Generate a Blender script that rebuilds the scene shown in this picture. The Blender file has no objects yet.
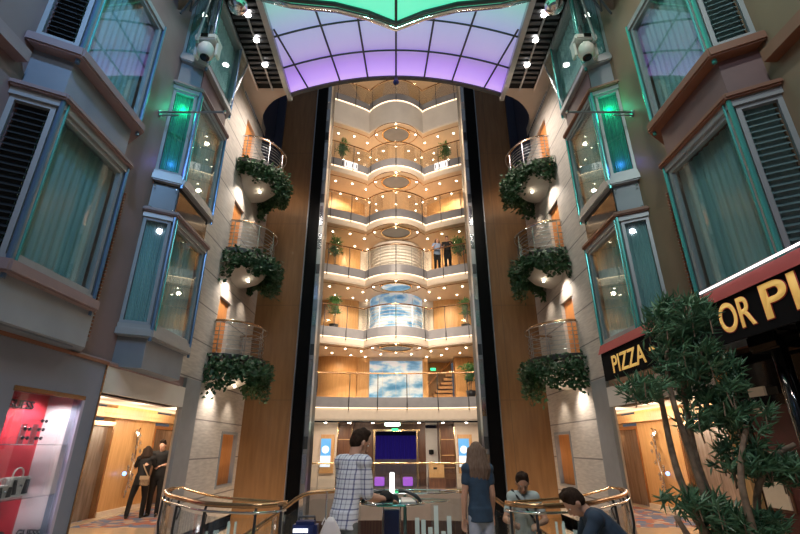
import bpy, bmesh, math, random
from mathutils import Vector, Matrix, Quaternion
random.seed(7)
PI=math.pi; R=math.radians
C=bpy.context.scene.collection
sc=bpy.context.scene
sc.view_settings.view_transform='Standard'; sc.view_settings.look='None'
sc.view_settings.gamma=1; sc.view_settings.use_curve_mapping=False
sc.view_settings.exposure=0.08
try:
    sc.cycles.use_denoising=True
    sc.cycles.max_bounces=6; sc.cycles.diffuse_bounces=3; sc.cycles.glossy_bounces=3
    sc.cycles.transparent_max_bounces=16; sc.cycles.sample_clamp_indirect=4.0
    sc.cycles.caustics_reflective=False; sc.cycles.caustics_refractive=False
except Exception: pass

# ------------------------------------------------------------------ materials
MATS={}
def new(name):
    m=bpy.data.materials.new(name); m.use_nodes=True
    b=m.node_tree.nodes['Principled BSDF']; MATS[name]=m
    return m,m.node_tree,b
def lk(t,a,b): t.links.new(a,b)
def pm(name,col,rough=.5,metal=0,var=0,vs=6,stretch=(1,1,1),col2=None,bump=0,bs=None,spec=.5,em=None,emst=0,coat=0):
    m,t,b=new(name)
    b.inputs['Base Color'].default_value=(*col,1); b.inputs['Roughness'].default_value=rough
    b.inputs['Metallic'].default_value=metal; b.inputs['Specular IOR Level'].default_value=spec
    b.inputs['Coat Weight'].default_value=coat
    tc=t.nodes.new('ShaderNodeTexCoord'); mp=t.nodes.new('ShaderNodeMapping'); mp.inputs['Scale'].default_value=stretch
    lk(t,tc.outputs['Object'],mp.inputs[0])
    nz=t.nodes.new('ShaderNodeTexNoise'); nz.inputs['Scale'].default_value=vs; nz.inputs['Detail'].default_value=5
    lk(t,mp.outputs[0],nz.inputs['Vector'])
    c2=col2 or tuple(c*(1-var) for c in col); c1=col if col2 else tuple(min(1,c*(1+var)) for c in col)
    if var or col2:
        r=t.nodes.new('ShaderNodeValToRGB'); r.color_ramp.elements[0].position=.32; r.color_ramp.elements[1].position=.68
        r.color_ramp.elements[0].color=(*c2,1); r.color_ramp.elements[1].color=(*c1,1)
        lk(t,nz.outputs['Fac'],r.inputs[0]); lk(t,r.outputs[0],b.inputs['Base Color'])
    if bump:
        bp=t.nodes.new('ShaderNodeBump'); bp.inputs['Strength'].default_value=bump; bp.inputs['Distance'].default_value=.01
        lk(t,nz.outputs['Fac'],bp.inputs['Height']); lk(t,bp.outputs[0],b.inputs['Normal'])
    if em: b.inputs['Emission Color'].default_value=(*em,1); b.inputs['Emission Strength'].default_value=emst
    return m
def emis(name,col,st):
    m,t,b=new(name); b.inputs['Base Color'].default_value=(*[c*.5 for c in col],1)
    b.inputs['Emission Color'].default_value=(*col,1); b.inputs['Emission Strength'].default_value=st
    return m
def glassm(name,tint=(.9,.95,.95),refl=.12,rough=.02,gl=(1,1,1),mxr=.75):
    m=bpy.data.materials.new(name); m.use_nodes=True; t=m.node_tree; t.nodes.clear()
    o=t.nodes.new('ShaderNodeOutputMaterial'); mx=t.nodes.new('ShaderNodeMixShader')
    tr=t.nodes.new('ShaderNodeBsdfTransparent'); tr.inputs[0].default_value=(*tint,1)
    g=t.nodes.new('ShaderNodeBsdfGlossy'); g.inputs['Roughness'].default_value=rough; g.inputs[0].default_value=(*gl,1)
    lw=t.nodes.new('ShaderNodeLayerWeight'); lw.inputs[0].default_value=.35
    mr=t.nodes.new('ShaderNodeMapRange'); mr.inputs['To Min'].default_value=refl; mr.inputs['To Max'].default_value=mxr
    lk(t,lw.outputs['Fresnel'],mr.inputs[0]); lk(t,mr.outputs[0],mx.inputs[0])
    lk(t,tr.outputs[0],mx.inputs[1]); lk(t,g.outputs[0],mx.inputs[2]); lk(t,mx.outputs[0],o.inputs[0])
    MATS[name]=m; return m
def math_node(t,op,a,b=None):
    n=t.nodes.new('ShaderNodeMath'); n.operation=op
    for i,v in enumerate((a,b)):
        if v is None: continue
        if hasattr(v,'links'): lk(t,v,n.inputs[i])
        else: n.inputs[i].default_value=v
    return n.outputs[0]
def pos_nodes(t):
    tc=t.nodes.new('ShaderNodeTexCoord'); s=t.nodes.new('ShaderNodeSeparateXYZ'); lk(t,tc.outputs['Object'],s.inputs[0]); return s
def groove_mat(name,c1,c2,groove,pz,py=None,w=.02,vs=3,stretch=(1,1,6),rough=.6,coord='Y',gb=.5,coat=0):
    """panels with joints every pz in height (and py along) + streaky grain"""
    m=pm(name,c1,rough,vs=vs,stretch=stretch,col2=c2,bump=.15,coat=coat); t=m.node_tree; b=t.nodes['Principled BSDF']
    s=pos_nodes(t)
    f=math_node(t,'LESS_THAN',math_node(t,'FRACT',math_node(t,'DIVIDE',math_node(t,'ADD',s.outputs['Z'],50.0),pz)),w/pz)
    if py:
        g=math_node(t,'LESS_THAN',math_node(t,'FRACT',math_node(t,'DIVIDE',math_node(t,'ADD',s.outputs[coord],50.0),py)),w/py)
        f=math_node(t,'MAXIMUM',f,g)
    mx=t.nodes.new('ShaderNodeMix'); mx.data_type='RGBA'
    old=b.inputs['Base Color'].links[0].from_socket
    lk(t,f,mx.inputs[0]); lk(t,old,mx.inputs[6]); mx.inputs[7].default_value=(*groove,1)
    lk(t,mx.outputs[2],b.inputs['Base Color'])
    return m
groove_mat('stone',(.68,.61,.55),(.52,.46,.42),(.24,.21,.20),.79,None,.028,3,(1,1.2,9))
groove_mat('brown_wall',(.27,.138,.058),(.205,.10,.04),(.17,.09,.045),2.78,1.52,.02,2.2,(5,5,.5),.38,'X',coat=.15)
pm('wood_orange',(.74,.42,.18),.4,vs=3,stretch=(6,6,.6),col2=(.62,.33,.12))
pm('wood_light',(.78,.47,.22),.45,vs=3,stretch=(6,6,.6),col2=(.66,.37,.15))
pm('wood_dark',(.20,.09,.045),.35,vs=3,stretch=(6,6,.6),col2=(.12,.05,.03))
pm('cream',(.78,.68,.58),.55,var=.03)
pm('white_panel',(.80,.76,.72),.5,var=.04,vs=2)
pm('ceil_beige',(.74,.60,.46),.5,var=.03)
pm('grey_band',(.30,.30,.33),.35,var=.08,vs=3)
pm('soffit',(.50,.42,.36),.6,var=.04,vs=2)
pm('bronze',(.55,.33,.18),.25,.9)
pm('gold',(.85,.60,.32),.22,.95)
pm('chrome',(.80,.80,.82),.12,1)
pm('steel',(.42,.44,.47),.3,.9)
pm('dark_metal',(.07,.075,.085),.4,.6)
pm('black_gloss',(.006,.006,.007),.08,0,coat=.4)
pm('black_matte',(.008,.008,.009),.75,spec=.2)
pm('facade_blue',(.30,.33,.38),.5,var=.06,vs=2)
pm('facade_pink',(.25,.17,.17),.55,var=.08,vs=2)
pm('facade_tan',(.26,.175,.115),.55,var=.08,vs=2)
pm('ledge_pink',(.30,.21,.22),.5,var=.05)
pm('ledge_rust',(.27,.115,.07),.5,var=.05)
pm('frame_grey',(.36,.37,.39),.4,.2,var=.04)
pm('trim_teal',(.12,.52,.48),.25,.5)
pm('trim_blue',(.16,.26,.42),.3,.6)
pm('curtain_teal',(.44,.64,.64),.8,vs=9,stretch=(3,3,.1),col2=(.32,.50,.52))
pm('door_wood',(.72,.30,.10),.45,vs=3,stretch=(6,6,.6),col2=(.60,.22,.06))
pm('curtain_green',(.05,.55,.36),.7,vs=9,stretch=(3,3,.1),col2=(.02,.30,.24))
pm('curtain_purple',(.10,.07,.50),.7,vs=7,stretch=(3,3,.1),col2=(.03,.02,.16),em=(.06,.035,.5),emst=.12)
pm('louver_dark',(.035,.04,.045),.4,.3)
pm('louver_teal',(.22,.34,.36),.35,.4)
pm('room_dark',(.06,.065,.07),.8)
pm('spandrel',(.22,.25,.30),.4,var=.1,vs=2)
pm('spandrel_dark',(.04,.05,.065),.35,var=.1,vs=2)
pm('spandrel_plum',(.20,.11,.11),.5,var=.15,vs=2)
pm('night_blue',(.025,.032,.07),.6)
pm('floor_marble',(.42,.33,.28),.08,vs=2,col2=(.30,.23,.20),coat=.3)
pm('floor_cream',(.66,.52,.38),.15,var=.05)
pm('lower_maroon',(.10,.03,.03),.4,vs=2,stretch=(9,1,.3),col2=(.17,.08,.05))
pm('fascia_taupe',(.30,.25,.225),.3,var=.06,vs=2)
pm('display_blue',(.22,.25,.34),.4,var=.03)
pm('display_red',(.72,.04,.07),.5,vs=2,col2=(.60,.03,.05))
pm('display_white',(.86,.80,.84),.5)
pm('lilac',(.55,.50,.68),.4)
pm('ink',(.03,.02,.025),.5)
pm('bag_white',(.82,.78,.74),.45)
pm('bag_black',(.03,.03,.035),.4)
pm('silver_part',(.7,.7,.72),.2,1)
pm('awning_red',(.42,.04,.05),.55,var=.06)
pm('valance_black',(.006,.006,.008),.85,spec=.1)
pm('letter_yellow',(.95,.58,.17),.5,em=(.95,.55,.14),emst=.35)
pm('letter_red',(.50,.04,.03),.5)
pm('leaf',(.05,.14,.075),.42,vs=5,col2=(.11,.24,.13))
pm('leaf_ivy',(.020,.060,.022),.45,vs=8,col2=(.045,.12,.045))
pm('leaf_palm',(.05,.16,.04),.45,vs=8,col2=(.12,.26,.07))
pm('bark',(.34,.25,.18),.8,vs=20,col2=(.18,.13,.09),bump=.5)
pm('shaft_black',(.002,.002,.0025),.35,spec=.12)
pm('pale_panel',(.56,.55,.56),.45,var=.04)
pm('soil',(.05,.035,.025),.9)
pm('pot_dark',(.03,.025,.025),.4)
pm('bowl_white',(.72,.68,.62),.45)
pm('store_red',(.30,.025,.02),.5,var=.15)
pm('poster_beige',(.62,.47,.33),.6,var=.08,em=(.62,.45,.30),emst=.10)
pm('maroon_wall',(.10,.02,.015),.5,var=.2)
pm('elev_door',(.42,.37,.33),.45,.8,vs=4,stretch=(3,3,.4),col2=(.26,.21,.18))
# people
pm('skin',(.62,.36,.26),.55,var=.04); pm('skin_tan',(.50,.28,.19),.55,var=.04)
pm('hair_dark',(.022,.013,.010),.85,spec=.15,vs=40,col2=(.045,.028,.02)); pm('hair_brown',(.15,.095,.07),.8,spec=.2,vs=30,stretch=(3,3,.3),col2=(.24,.17,.135))
pm('cloth_black',(.010,.010,.012),.8); pm('cloth_navy',(.022,.045,.085),.8,var=.15,vs=12); pm('cloth_teal',(.03,.065,.12),.8,var=.15,vs=12)
pm('cloth_pale',(.42,.50,.50),.8,var=.1,vs=9); pm('jeans_pale',(.42,.48,.62),.8,var=.08,vs=15); pm('jeans_dark',(.05,.07,.13),.8,var=.2,vs=15)
pm('trouser_grey',(.17,.19,.20),.85,var=.1,vs=9); pm('shoe',(.02,.02,.02),.5); pm('eye_white',(.85,.85,.85),.3); pm('lip',(.45,.16,.14),.5)
pm('strap_beige',(.55,.42,.28),.6); pm('bag_tan',(.45,.33,.22),.7,vs=30,col2=(.18,.12,.08)); pm('shirt_blue',(.25,.33,.5),.8)
pm('plastic_white',(.78,.74,.78),.4); pm('navy_plastic',(.015,.03,.14),.4)
pm('safety_green',(.02,.35,.14),.4,em=(.05,.9,.35),emst=1.6)
pm('frost_glass',(.70,.82,.80),.1,coat=1.0,em=(.6,.8,.8),emst=.12); MATS['frost_glass'].node_tree.nodes['Principled BSDF'].inputs['Alpha'].default_value=.5
pm('table_black',(.02,.03,.035),.3)
# plaid shirt
m,t,b=new('plaid'); s=pos_nodes(t)
def band(ax,p,w,o=0): return math_node(t,'LESS_THAN',math_node(t,'FRACT',math_node(t,'DIVIDE',math_node(t,'ADD',s.outputs[ax],10+o),p)),w)
lines=math_node(t,'ADD',math_node(t,'ADD',band('X',.085,.13),band('Z',.085,.13)),math_node(t,'MULTIPLY',math_node(t,'ADD',band('X',.085,.10,.04),band('Z',.085,.10,.04)),.45))
r=t.nodes.new('ShaderNodeValToRGB'); r.color_ramp.elements[0].color=(.80,.85,.97,1); r.color_ramp.elements[1].color=(.09,.11,.30,1); r.color_ramp.elements[1].position=1.0
r.color_ramp.elements[0].position=0.0
lk(t,math_node(t,'MULTIPLY',lines,.75),r.inputs[0]); lk(t,r.outputs[0],b.inputs['Base Color']); b.inputs['Roughness'].default_value=.8
# carpet
m,t,b=new('carpet'); v=t.nodes.new('ShaderNodeTexVoronoi'); v.inputs['Scale'].default_value=5; tc=t.nodes.new('ShaderNodeTexCoord'); lk(t,tc.outputs['Object'],v.inputs['Vector'])
r=t.nodes.new('ShaderNodeValToRGB'); r.color_ramp.interpolation='CONSTANT'; e=r.color_ramp.elements
e[0].color=(.34,.13,.09,1); e[1].position=.30; e[1].color=(.10,.15,.27,1); e.new(.55).color=(.42,.32,.27,1); e.new(.78).color=(.16,.17,.24,1)
sp=t.nodes.new('ShaderNodeSeparateColor'); lk(t,v.outputs['Color'],sp.inputs[0]); lk(t,sp.outputs[0],r.inputs[0]); lk(t,r.outputs[0],b.inputs['Base Color']); b.inputs['Roughness'].default_value=.95
# sky mural (a backlit picture)
m,t,b=new('mural'); tc=t.nodes.new('ShaderNodeTexCoord'); mp=t.nodes.new('ShaderNodeMapping'); mp.inputs['Scale'].default_value=(1.2,1.2,2.6); lk(t,tc.outputs['Object'],mp.inputs[0])
n=t.nodes.new('ShaderNodeTexNoise'); n.inputs['Scale'].default_value=.75; n.inputs['Detail'].default_value=6; lk(t,mp.outputs[0],n.inputs['Vector'])
r=t.nodes.new('ShaderNodeValToRGB'); e=r.color_ramp.elements; e[0].position=.38; e[0].color=(.06,.22,.45,1); e[1].position=.66; e[1].color=(.85,.88,.92,1); e.new(.48).color=(.22,.45,.68,1); e.new(.55).color=(.60,.70,.80,1)
lk(t,n.outputs['Fac'],r.inputs[0]); lk(t,r.outputs[0],b.inputs['Base Color']); lk(t,r.outputs[0],b.inputs['Emission Color']); b.inputs['Emission Strength'].default_value=.45
# emitters
emis('led_warm',(1,.74,.48),2.6); emis('lamp_warm',(1,.86,.66),22); emis('lamp_white',(1,.93,.85),30); emis('led_white',(1,.85,.85),2.2)
emis('lamp_green',(.75,1,.85),6); emis('screen',(.12,.42,.80),.8); emis('screen_white',(.85,.92,1),.9); emis('cove',(1,.80,.52),3.2); emis('glow_white',(1,1,1),2.0)
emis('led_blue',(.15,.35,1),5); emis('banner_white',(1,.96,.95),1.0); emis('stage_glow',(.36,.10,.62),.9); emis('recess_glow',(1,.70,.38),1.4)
glassm('glass'); glassm('glass_green',(.55,.85,.78),.2); glassm('glass_pane',(.88,.95,.95),.04,.02,mxr=.22); glassm('glass_rail',(.93,.95,.95),.03,mxr=.35)
# canopy: LED-lit translucent panels; the LEDs run lilac at the far edge, teal/green nearer
def canopy_mat(name,stops,axis='Y',a=-3.0,bb=1.9,st=1.0):
    m,t,b=new(name); s=pos_nodes(t)
    mr=t.nodes.new('ShaderNodeMapRange'); mr.inputs['From Min'].default_value=a; mr.inputs['From Max'].default_value=bb; lk(t,s.outputs[axis],mr.inputs[0])
    r=t.nodes.new('ShaderNodeValToRGB'); e=r.color_ramp.elements
    e[0].position=stops[0][0]; e[0].color=(*stops[0][1],1); e[1].position=stops[-1][0]; e[1].color=(*stops[-1][1],1)
    for p,c in stops[1:-1]: e.new(p).color=(*c,1)
    lk(t,mr.outputs[0],r.inputs[0]); lk(t,r.outputs[0],b.inputs['Emission Color']); b.inputs['Emission Strength'].default_value=st
    b.inputs['Base Color'].default_value=(.5,.5,.55,1); b.inputs['Roughness'].default_value=.35
canopy_mat('canopy',[(0,(.05,.45,.30)),(.36,(.10,.48,.34)),(.46,(.20,.44,.46)),(.58,(.28,.32,.58)),(.74,(.34,.27,.62)),(.82,(.28,.16,.60)),(.86,(.36,.17,.80)),(.93,(.50,.27,1.0)),(1,(.72,.46,1.0))],st=.82)
canopy_mat('canopy_green',[(0,(.02,.50,.30)),(.5,(.04,.75,.42)),(1,(.10,.95,.55))],st=.85)

# ------------------------------------------------------------------ mesh builder
class MB:
    def __init__(s,mx=1): s.v=[]; s.f=[]; s.mx=mx; s.T=None
    def add(s,vs,fs):
        n=len(s.v); s.v+= [tuple(v) for v in vs]; s.f+=[tuple(i+n for i in f) for f in fs]; return s
    def box(s,x0,x1,y0,y1,z0,z1):
        return s.add([(x0,y0,z0),(x1,y0,z0),(x1,y1,z0),(x0,y1,z0),(x0,y0,z1),(x1,y0,z1),(x1,y1,z1),(x0,y1,z1)],
         [(0,3,2,1),(4,5,6,7),(0,1,5,4),(1,2,6,5),(2,3,7,6),(3,0,4,7)])
    def prism(s,pts,z0,z1):                     # xy polygon
        n=len(pts)
        return s.add([(x,y,z0) for x,y in pts]+[(x,y,z1) for x,y in pts],
          [tuple(range(n-1,-1,-1)),tuple(range(n,2*n))]+[(i,(i+1)%n,n+(i+1)%n,n+i) for i in range(n)])
    def slab(s,pts,d):                          # any planar 3D polygon given thickness vector
        n=len(pts); d=Vector(d)
        return s.add([Vector(p) for p in pts]+[Vector(p)+d for p in pts],
          [tuple(range(n-1,-1,-1)),tuple(range(n,2*n))]+[(i,(i+1)%n,n+(i+1)%n,n+i) for i in range(n)])
    def tube(s,path,r,n=8,cap=True,closed=False):
        P=[Vector(p) for p in path]; rr=r if hasattr(r,'__len__') else [r]*len(P)
        m=len(P); vs=[]; prev=None
        for i,p in enumerate(P):
            if closed: t=P[(i+1)%m]-P[i-1]
            else: t=P[min(i+1,m-1)]-P[max(i-1,0)]
            if t.length<1e-9: t=Vector((0,0,1))
            t.normalize()
            if prev is None:
                u=t.cross(Vector((0,0,1)))
                if u.length<1e-3: u=t.cross(Vector((1,0,0)))
            else: u=prev-t*prev.dot(t)
            u.normalize(); prev=u; w=t.cross(u)
            for k in range(n):
                a=2*PI*k/n; vs.append(p+(u*math.cos(a)+w*math.sin(a))*rr[i])
        fs=[]
        for i in range(m if closed else m-1):
            j=(i+1)%m
            for k in range(n): fs.append((i*n+k,i*n+(k+1)%n,j*n+(k+1)%n,j*n+k))
        if cap and not closed: fs+=[tuple(range(n-1,-1,-1)),tuple(range((m-1)*n,m*n))]
        return s.add(vs,fs)
    def lathe(s,c,prof,n=20,a0=0,a1=2*PI):
        full=abs(a1-a0-2*PI)<1e-6; k=n if full else n+1; vs=[]
        for r,z in prof:
            for i in range(k):
                a=a0+(a1-a0)*i/n; vs.append((c[0]+r*math.cos(a),c[1]+r*math.sin(a),c[2]+z))
        fs=[]
        for j in range(len(prof)-1):
            for i in range(n): fs.append((j*k+i,j*k+(i+1)%k,(j+1)*k+(i+1)%k,(j+1)*k+i))
        if full: fs+=[tuple(range(n-1,-1,-1)),tuple(range((len(prof)-1)*k,len(prof)*k))]
        return s.add(vs,fs)
    def ball(s,c,r,n=12,m=8,sc=(1,1,1),rot=None):
        vs=[];c=Vector(c)
        for j in range(m+1):
            for i in range(n):
                th=PI*j/m; a=2*PI*i/n
                d=Vector((r*sc[0]*math.sin(th)*math.cos(a),r*sc[1]*math.sin(th)*math.sin(a),r*sc[2]*math.cos(th)))
                if rot: d=rot@d
                vs.append(c+d)
        fs=[(j*n+i,j*n+(i+1)%n,(j+1)*n+(i+1)%n,(j+1)*n+i) for j in range(m) for i in range(n)]
        return s.add(vs,fs)
    def build(s,name,mat,parent=None,smooth=False,bevel=0):
        me=bpy.data.meshes.new(name)
        off=Vector(parent_world(parent)) if parent else Vector((0,0,0))
        vs=[(v[0]*s.mx-off.x,v[1]-off.y,v[2]-off.z) for v in s.v]
        me.from_pydata(vs,[],s.f)
        bm=bmesh.new(); bm.from_mesh(me); bmesh.ops.remove_doubles(bm,verts=bm.verts,dist=1e-5)
        bmesh.ops.recalc_face_normals(bm,faces=bm.faces)
        if bevel: bmesh.ops.bevel(bm,geom=[e for e in bm.edges if len(e.link_faces)==2 and e.calc_face_angle(0)>.5],offset=bevel,segments=2,affect='EDGES')
        bm.to_mesh(me); bm.free()
        if smooth: me.shade_smooth()
        me.materials.append(MATS[mat])
        o=bpy.data.objects.new(name,me); C.objects.link(o)
        if parent: o.parent=parent
        return o
def parent_world(p):
    v=Vector((0,0,0))
    while p: v+=p.location; p=p.parent
    return v
def thing(name,label,cat,loc,group=None):
    o=bpy.data.objects.new(name,None); C.objects.link(o); o.location=loc; o.empty_display_size=.1
    o['label']=label; o['category']=cat
    if group: o['group']=group
    return o
def tag(o,label,cat,group=None,kind=None):
    o['label']=label; o['category']=cat
    if group: o['group']=group
    if kind: o['kind']=kind
    return o
def struct(o): o['kind']='structure'; return o
def origin_to(o,loc):
    loc=Vector(loc); o.data.transform(Matrix.Translation(-loc)); o.location=loc; return o
def text_mesh(txt,name,mat,parent,origin,right,up,h,width=None,ext=.004,off=0):
    cu=bpy.data.curves.new(name,'FONT'); cu.body=txt; cu.size=1; cu.extrude=0; cu.offset=off
    to=bpy.data.objects.new(name,cu); C.objects.link(to)
    dg=bpy.context.evaluated_depsgraph_get(); me=bpy.data.meshes.new_from_object(to.evaluated_get(dg))
    bpy.data.objects.remove(to)
    xs=[v.co.x for v in me.vertices]; ys=[v.co.y for v in me.vertices]
    x0,x1,y0,y1=min(xs),max(xs),min(ys),max(ys); sy=h/(y1-y0); sx=(width/(x1-x0)) if width else sy
    right=Vector(right).normalized(); up=Vector(up).normalized(); nrm=right.cross(up)
    off_=Vector(origin)-parent_world(parent)
    bm=bmesh.new(); bm.from_mesh(me)
    g=bmesh.ops.extrude_face_region(bm,geom=bm.faces[:]); 
    for e in g['geom']:
        if isinstance(e,bmesh.types.BMVert): e.co.z+=1
    for v in bm.verts: v.co=off_+right*((v.co.x-x0)*sx)+up*((v.co.y-y0)*sy)+nrm*(v.co.z*ext)
    bmesh.ops.recalc_face_normals(bm,faces=bm.faces)
    bm.to_mesh(me); bm.free(); me.materials.clear(); me.materials.append(MATS[mat])
    o=bpy.data.objects.new(name,me); C.objects.link(o); o.parent=parent
    return o
def light(kind,loc,e,col=(1,.85,.65),size=.1,rot=None,spot=None,blend=.6,name='lamp'):
    l=bpy.data.lights.new(name,kind); l.energy=e; l.color=col
    if kind=='AREA': l.size=size
    else: l.shadow_soft_size=size
    if kind=='SPOT': l.spot_size=R(spot or 120); l.spot_blend=blend
    o=bpy.data.objects.new(name,l); C.objects.link(o); o.location=loc
    if rot is not None:
        o.rotation_euler=(Vector(rot)).to_track_quat('-Z','Y').to_euler()
    return o
def lin(a,b,n): return [a+(b-a)*i/(n-1) for i in range(n)]
SIDE={-1:'left',1:'right'}
ZK=[3.42,6.22,9.0,11.76,14.56,18.55]     # deck levels above the promenade floor
BZ=[3.40,6.06,8.74]      # floors of the small side balconies
# ------------------------------------------------------------------ setting: floors, walls
def S_(name,mat,fn,mx=1,**k):
    m=MB(mx); fn(m); return struct(m.build(name,mat,**k))
# promenade floor with the stair well cut out of it
S_('floor','floor_cream',lambda m:(m.box(-4.2,4.2,-4,4.75,-.3,0),m.box(-1.75,1.75,4.75,7.5,-.3,0),
   m.box(-4.2,-2.95,4.75,9.0,-.3,0),m.box(2.95,4.2,4.75,9.0,-.3,0)))
for s in (-1,1):
    S_('floor','carpet',lambda m:m.box(-7.6,-4.26,3.0,17,-.3,0.002),mx=-s)
    S_('floor','floor_cream',lambda m:(m.box(-4.75,-4.2,6.41,8.9,-.28,0.008),m.box(-7.28,-7.0,8,17,-.1,.012),m.box(-7.0,-4.76,6.0,10.9,-.28,.010)),mx=-s)
far=[(x,19.7-.5*(x/4.4)**2) for x in lin(-4.4,4.4,21)]
S_('floor','floor_marble',lambda m:m.prism(far+[(4.4,34),(-4.4,34)],-.3,0))
S_('floor','floor_marble',lambda m:m.box(-7,7,-1,26,-3.3,-3.0))
S_('trim_1','fascia_taupe',lambda m:m.prism([(x,y-.02) for x,y in far]+[(x,y+.12) for x,y in reversed(far)],-1.02,-.02))
S_('wall_back','lower_maroon',lambda m:m.box(-6,6,21.4,21.6,-3,-.3))
def ring(pts): return pts
for s in (-1,1):
    nm='wall_'+SIDE[s]; q=-s
    # stone wall with a door for every side balcony and a lit niche at the bottom
    
    def stone(m):
        x0,x1=-4.56,-4.26
        m.box(-4.34,x1,9.9,10.35,-3,2.9); m.box(x0,x1,9.9,10.35,2.9,10.9); m.box(x0,-4.258,8.35,9.9,2.9,10.95); m.box(x0,x1,11.1,11.72,.72,10.9)
        m.box(x0,x1,10.35,11.1,-3,BZ[0])
        m.box(x0,x1,11.1,11.72,-3,.72)
        for a,b in ((BZ[0]+1.62,BZ[1]),(BZ[1]+1.62,BZ[2]),(BZ[2]+1.62,10.9)): m.box(x0,x1,10.35,11.1,a,b)
        m.box(x0,x1,11.72,12.8,-3,.72); m.box(x0,x1,11.72,12.8,1.92,10.3)
        m.box(x0,x1,12.8,13.1,-3,10.3)
    S_(nm,'stone',stone,mx=q)
    S_(nm,'door_wood',lambda m:[m.box(-4.38,-4.34,10.35,11.1,z,z+1.62) for z in BZ] and m.box(-4.38,-4.34,11.72,12.8,.72,1.92),mx=q)
    S_(nm,'frame_grey',lambda m:m.box(-4.27,-4.2,9.2,9.9,-.3,2.9),mx=q)
    S_(nm,'brown_wall',lambda m:m.box(-4.3,-2.91,13.1,13.5,-3,21),mx=q)
    S_(nm,'night_blue',lambda m:(m.box(-4.3,-4.02,12.98,13.09,10.32,15),m.box(-4.5,-4.32,11.75,13.1,10.32,15)),mx=q)
    # upper facade wall plane between the bays
    wm='facade_blue' if s<0 else 'facade_tan'
    S_(nm,'facade_pink' if s<0 else 'facade_tan',lambda m:(m.box(-4.56,-4.262,-3,8.9,2.33,12),m.box(-4.56,-4.262,8.9,9.2,2.33,2.9)),mx=q)
    S_(nm,'frame_grey',lambda m:m.box(-4.56,-4.262,-3,4.1 if s<0 else 5.75,-.3,2.33),mx=q)
    S_(nm,'white_panel',lambda m:(m.box(-4.4,-4.2,5.6,9.2,2.33,2.7),),mx=q)
    S_('trim_2','ledge_pink' if s<0 else 'ledge_rust',lambda m:m.tube([(-4.22,8.9,2.72),(-4.2,6.5,2.74),(-4.2,2,2.74)],.035),mx=q)
    # lift alcove
    S_(nm,'wood_orange',lambda m:m.box(-7.6,-7.3,12.3,14.4,0,2.62),mx=q)
    for bb in ((-7.6,-7.3,8,10.2,0,2.62),(-7.6,-7.3,15.9,17,0,2.62),(-7.3,-4.64,15.95,16.1,0,2.62)): S_(nm,'wood_orange',lambda m:m.box(*bb),mx=q)
    S_(nm,'cream',lambda m:m.box(-7.6,-4.56,3.0,3.2,0,2.6),mx=q)
    S_(nm,'cream',lambda m:m.box(-4.64,-4.60,9.9,15.9,0,2.6),mx=q)
    S_('baseboard_'+SIDE[s],'cream',lambda m:m.box(-7.3,-7.24,12.3,14.4,0,.12),mx=q)
    S_('ceiling','cream',lambda m:m.box(-7.6,-4.56,3,16.1,2.62,2.9),mx=q)
    S_('trim_3','wood_light',lambda m:m.box(-7.3,-7.0,8,15.9,2.28,2.38),mx=q)
    # soffit between canopy and wall, with its curved cut
    arc=[(-4.26+1.5*(1-math.cos(a)),11.9-1.9*math.sin(a)) for a in lin(0,PI/2,12)]
    S_('ceiling','soffit',lambda m:(m.prism([(-4.26,8.0)]+arc[:]+[(-2.7,9.7),(-2.9,9.7),(-2.9,8.0)],10.95,11.25),
                                    m.prism([(-4.6,3),(-3.86,3),(-3.86,8.9),(-4.6,8.9)],11.3,11.5)),mx=q)
S_('wall_back','night_blue',lambda m:m.box(-4.5,4.5,34.2,34.4,0,3))
S_('ceiling','black_gloss',lambda m:m.prism([(x,y-.9) for x,y in far]+[(4.4,34),(-4.4,34)],2.50,2.56))
# lobby walls at promenade level
for s in (-1,1):
    q=-s
    S_('wall_'+SIDE[s],'cream',lambda m:(m.box(-4.4,-2.62,21.3,21.6,0,2.5),m.box(-4.5,-4.36,18,34,-.0,2.5)),mx=q)
    S_('wall_'+SIDE[s],'wood_dark',lambda m:m.box(-2.60,-1.95,21.7,22.2,0,2.5),mx=q)
    S_('wall_'+SIDE[s],'night_blue',lambda m:m.box(-5.2,-4.4,13.5,23,3,21.8),mx=q)
S_('wall_back','wood_dark',lambda m:(m.box(-1.95,-1.05,22.4,22.55,0,2.5),m.box(1.05,1.40,22.4,22.55,0,2.5),m.box(-1.05,1.05,22.4,22.55,2.36,2.5),m.box(1.9,2.1,22.4,22.55,0,2.5)))
S_('wall_right','white_panel',lambda m:(m.box(1.38,1.93,22.35,22.5,.0,2.42)))
S_('ceiling','ceil_beige',lambda m:m.box(-5,5,17,23,21.5,21.8))

def cabinet_side(s):
    t=thing('shelf_cabinet','dark wood shelf cabinet with brass edges '+SIDE[s]+' of the stage opening','cabinet',(s*2.28,21.5,0))
    m=MB(); x=s*2.28
    m.box(x-.30,x+.30,21.35,21.68,0,2.4); m.build('body','wood_dark',t)
    for z in (.75,1.25,1.9): MB().box(x-.28,x+.28,21.30,21.349,z,z+.03).build('shelf','wood_light',t)
    for dx in (-.33,.30): MB().box(x+dx,x+dx+.03,21.28,21.6,0,2.42).build('post','gold',t)
for s in (-1,1): cabinet_side(s)
t=thing('side_cabinet','yellow wooden cabinet standing on the lobby floor below the white panel','cabinet',(1.75,21.4,0))
MB().box(1.42,2.06,21.0,21.28,.40,.96).build('body','wood_light',t); MB().box(1.36,2.12,20.96,21.28,.96,1.0).build('top','wood_dark',t)
MB().box(1.36,2.12,21.0,21.28,.0,.40).build('base','wood_dark',t); MB().box(1.60,1.75,20.985,20.999,.72,.80).build('handle','black_gloss',t)
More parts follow.
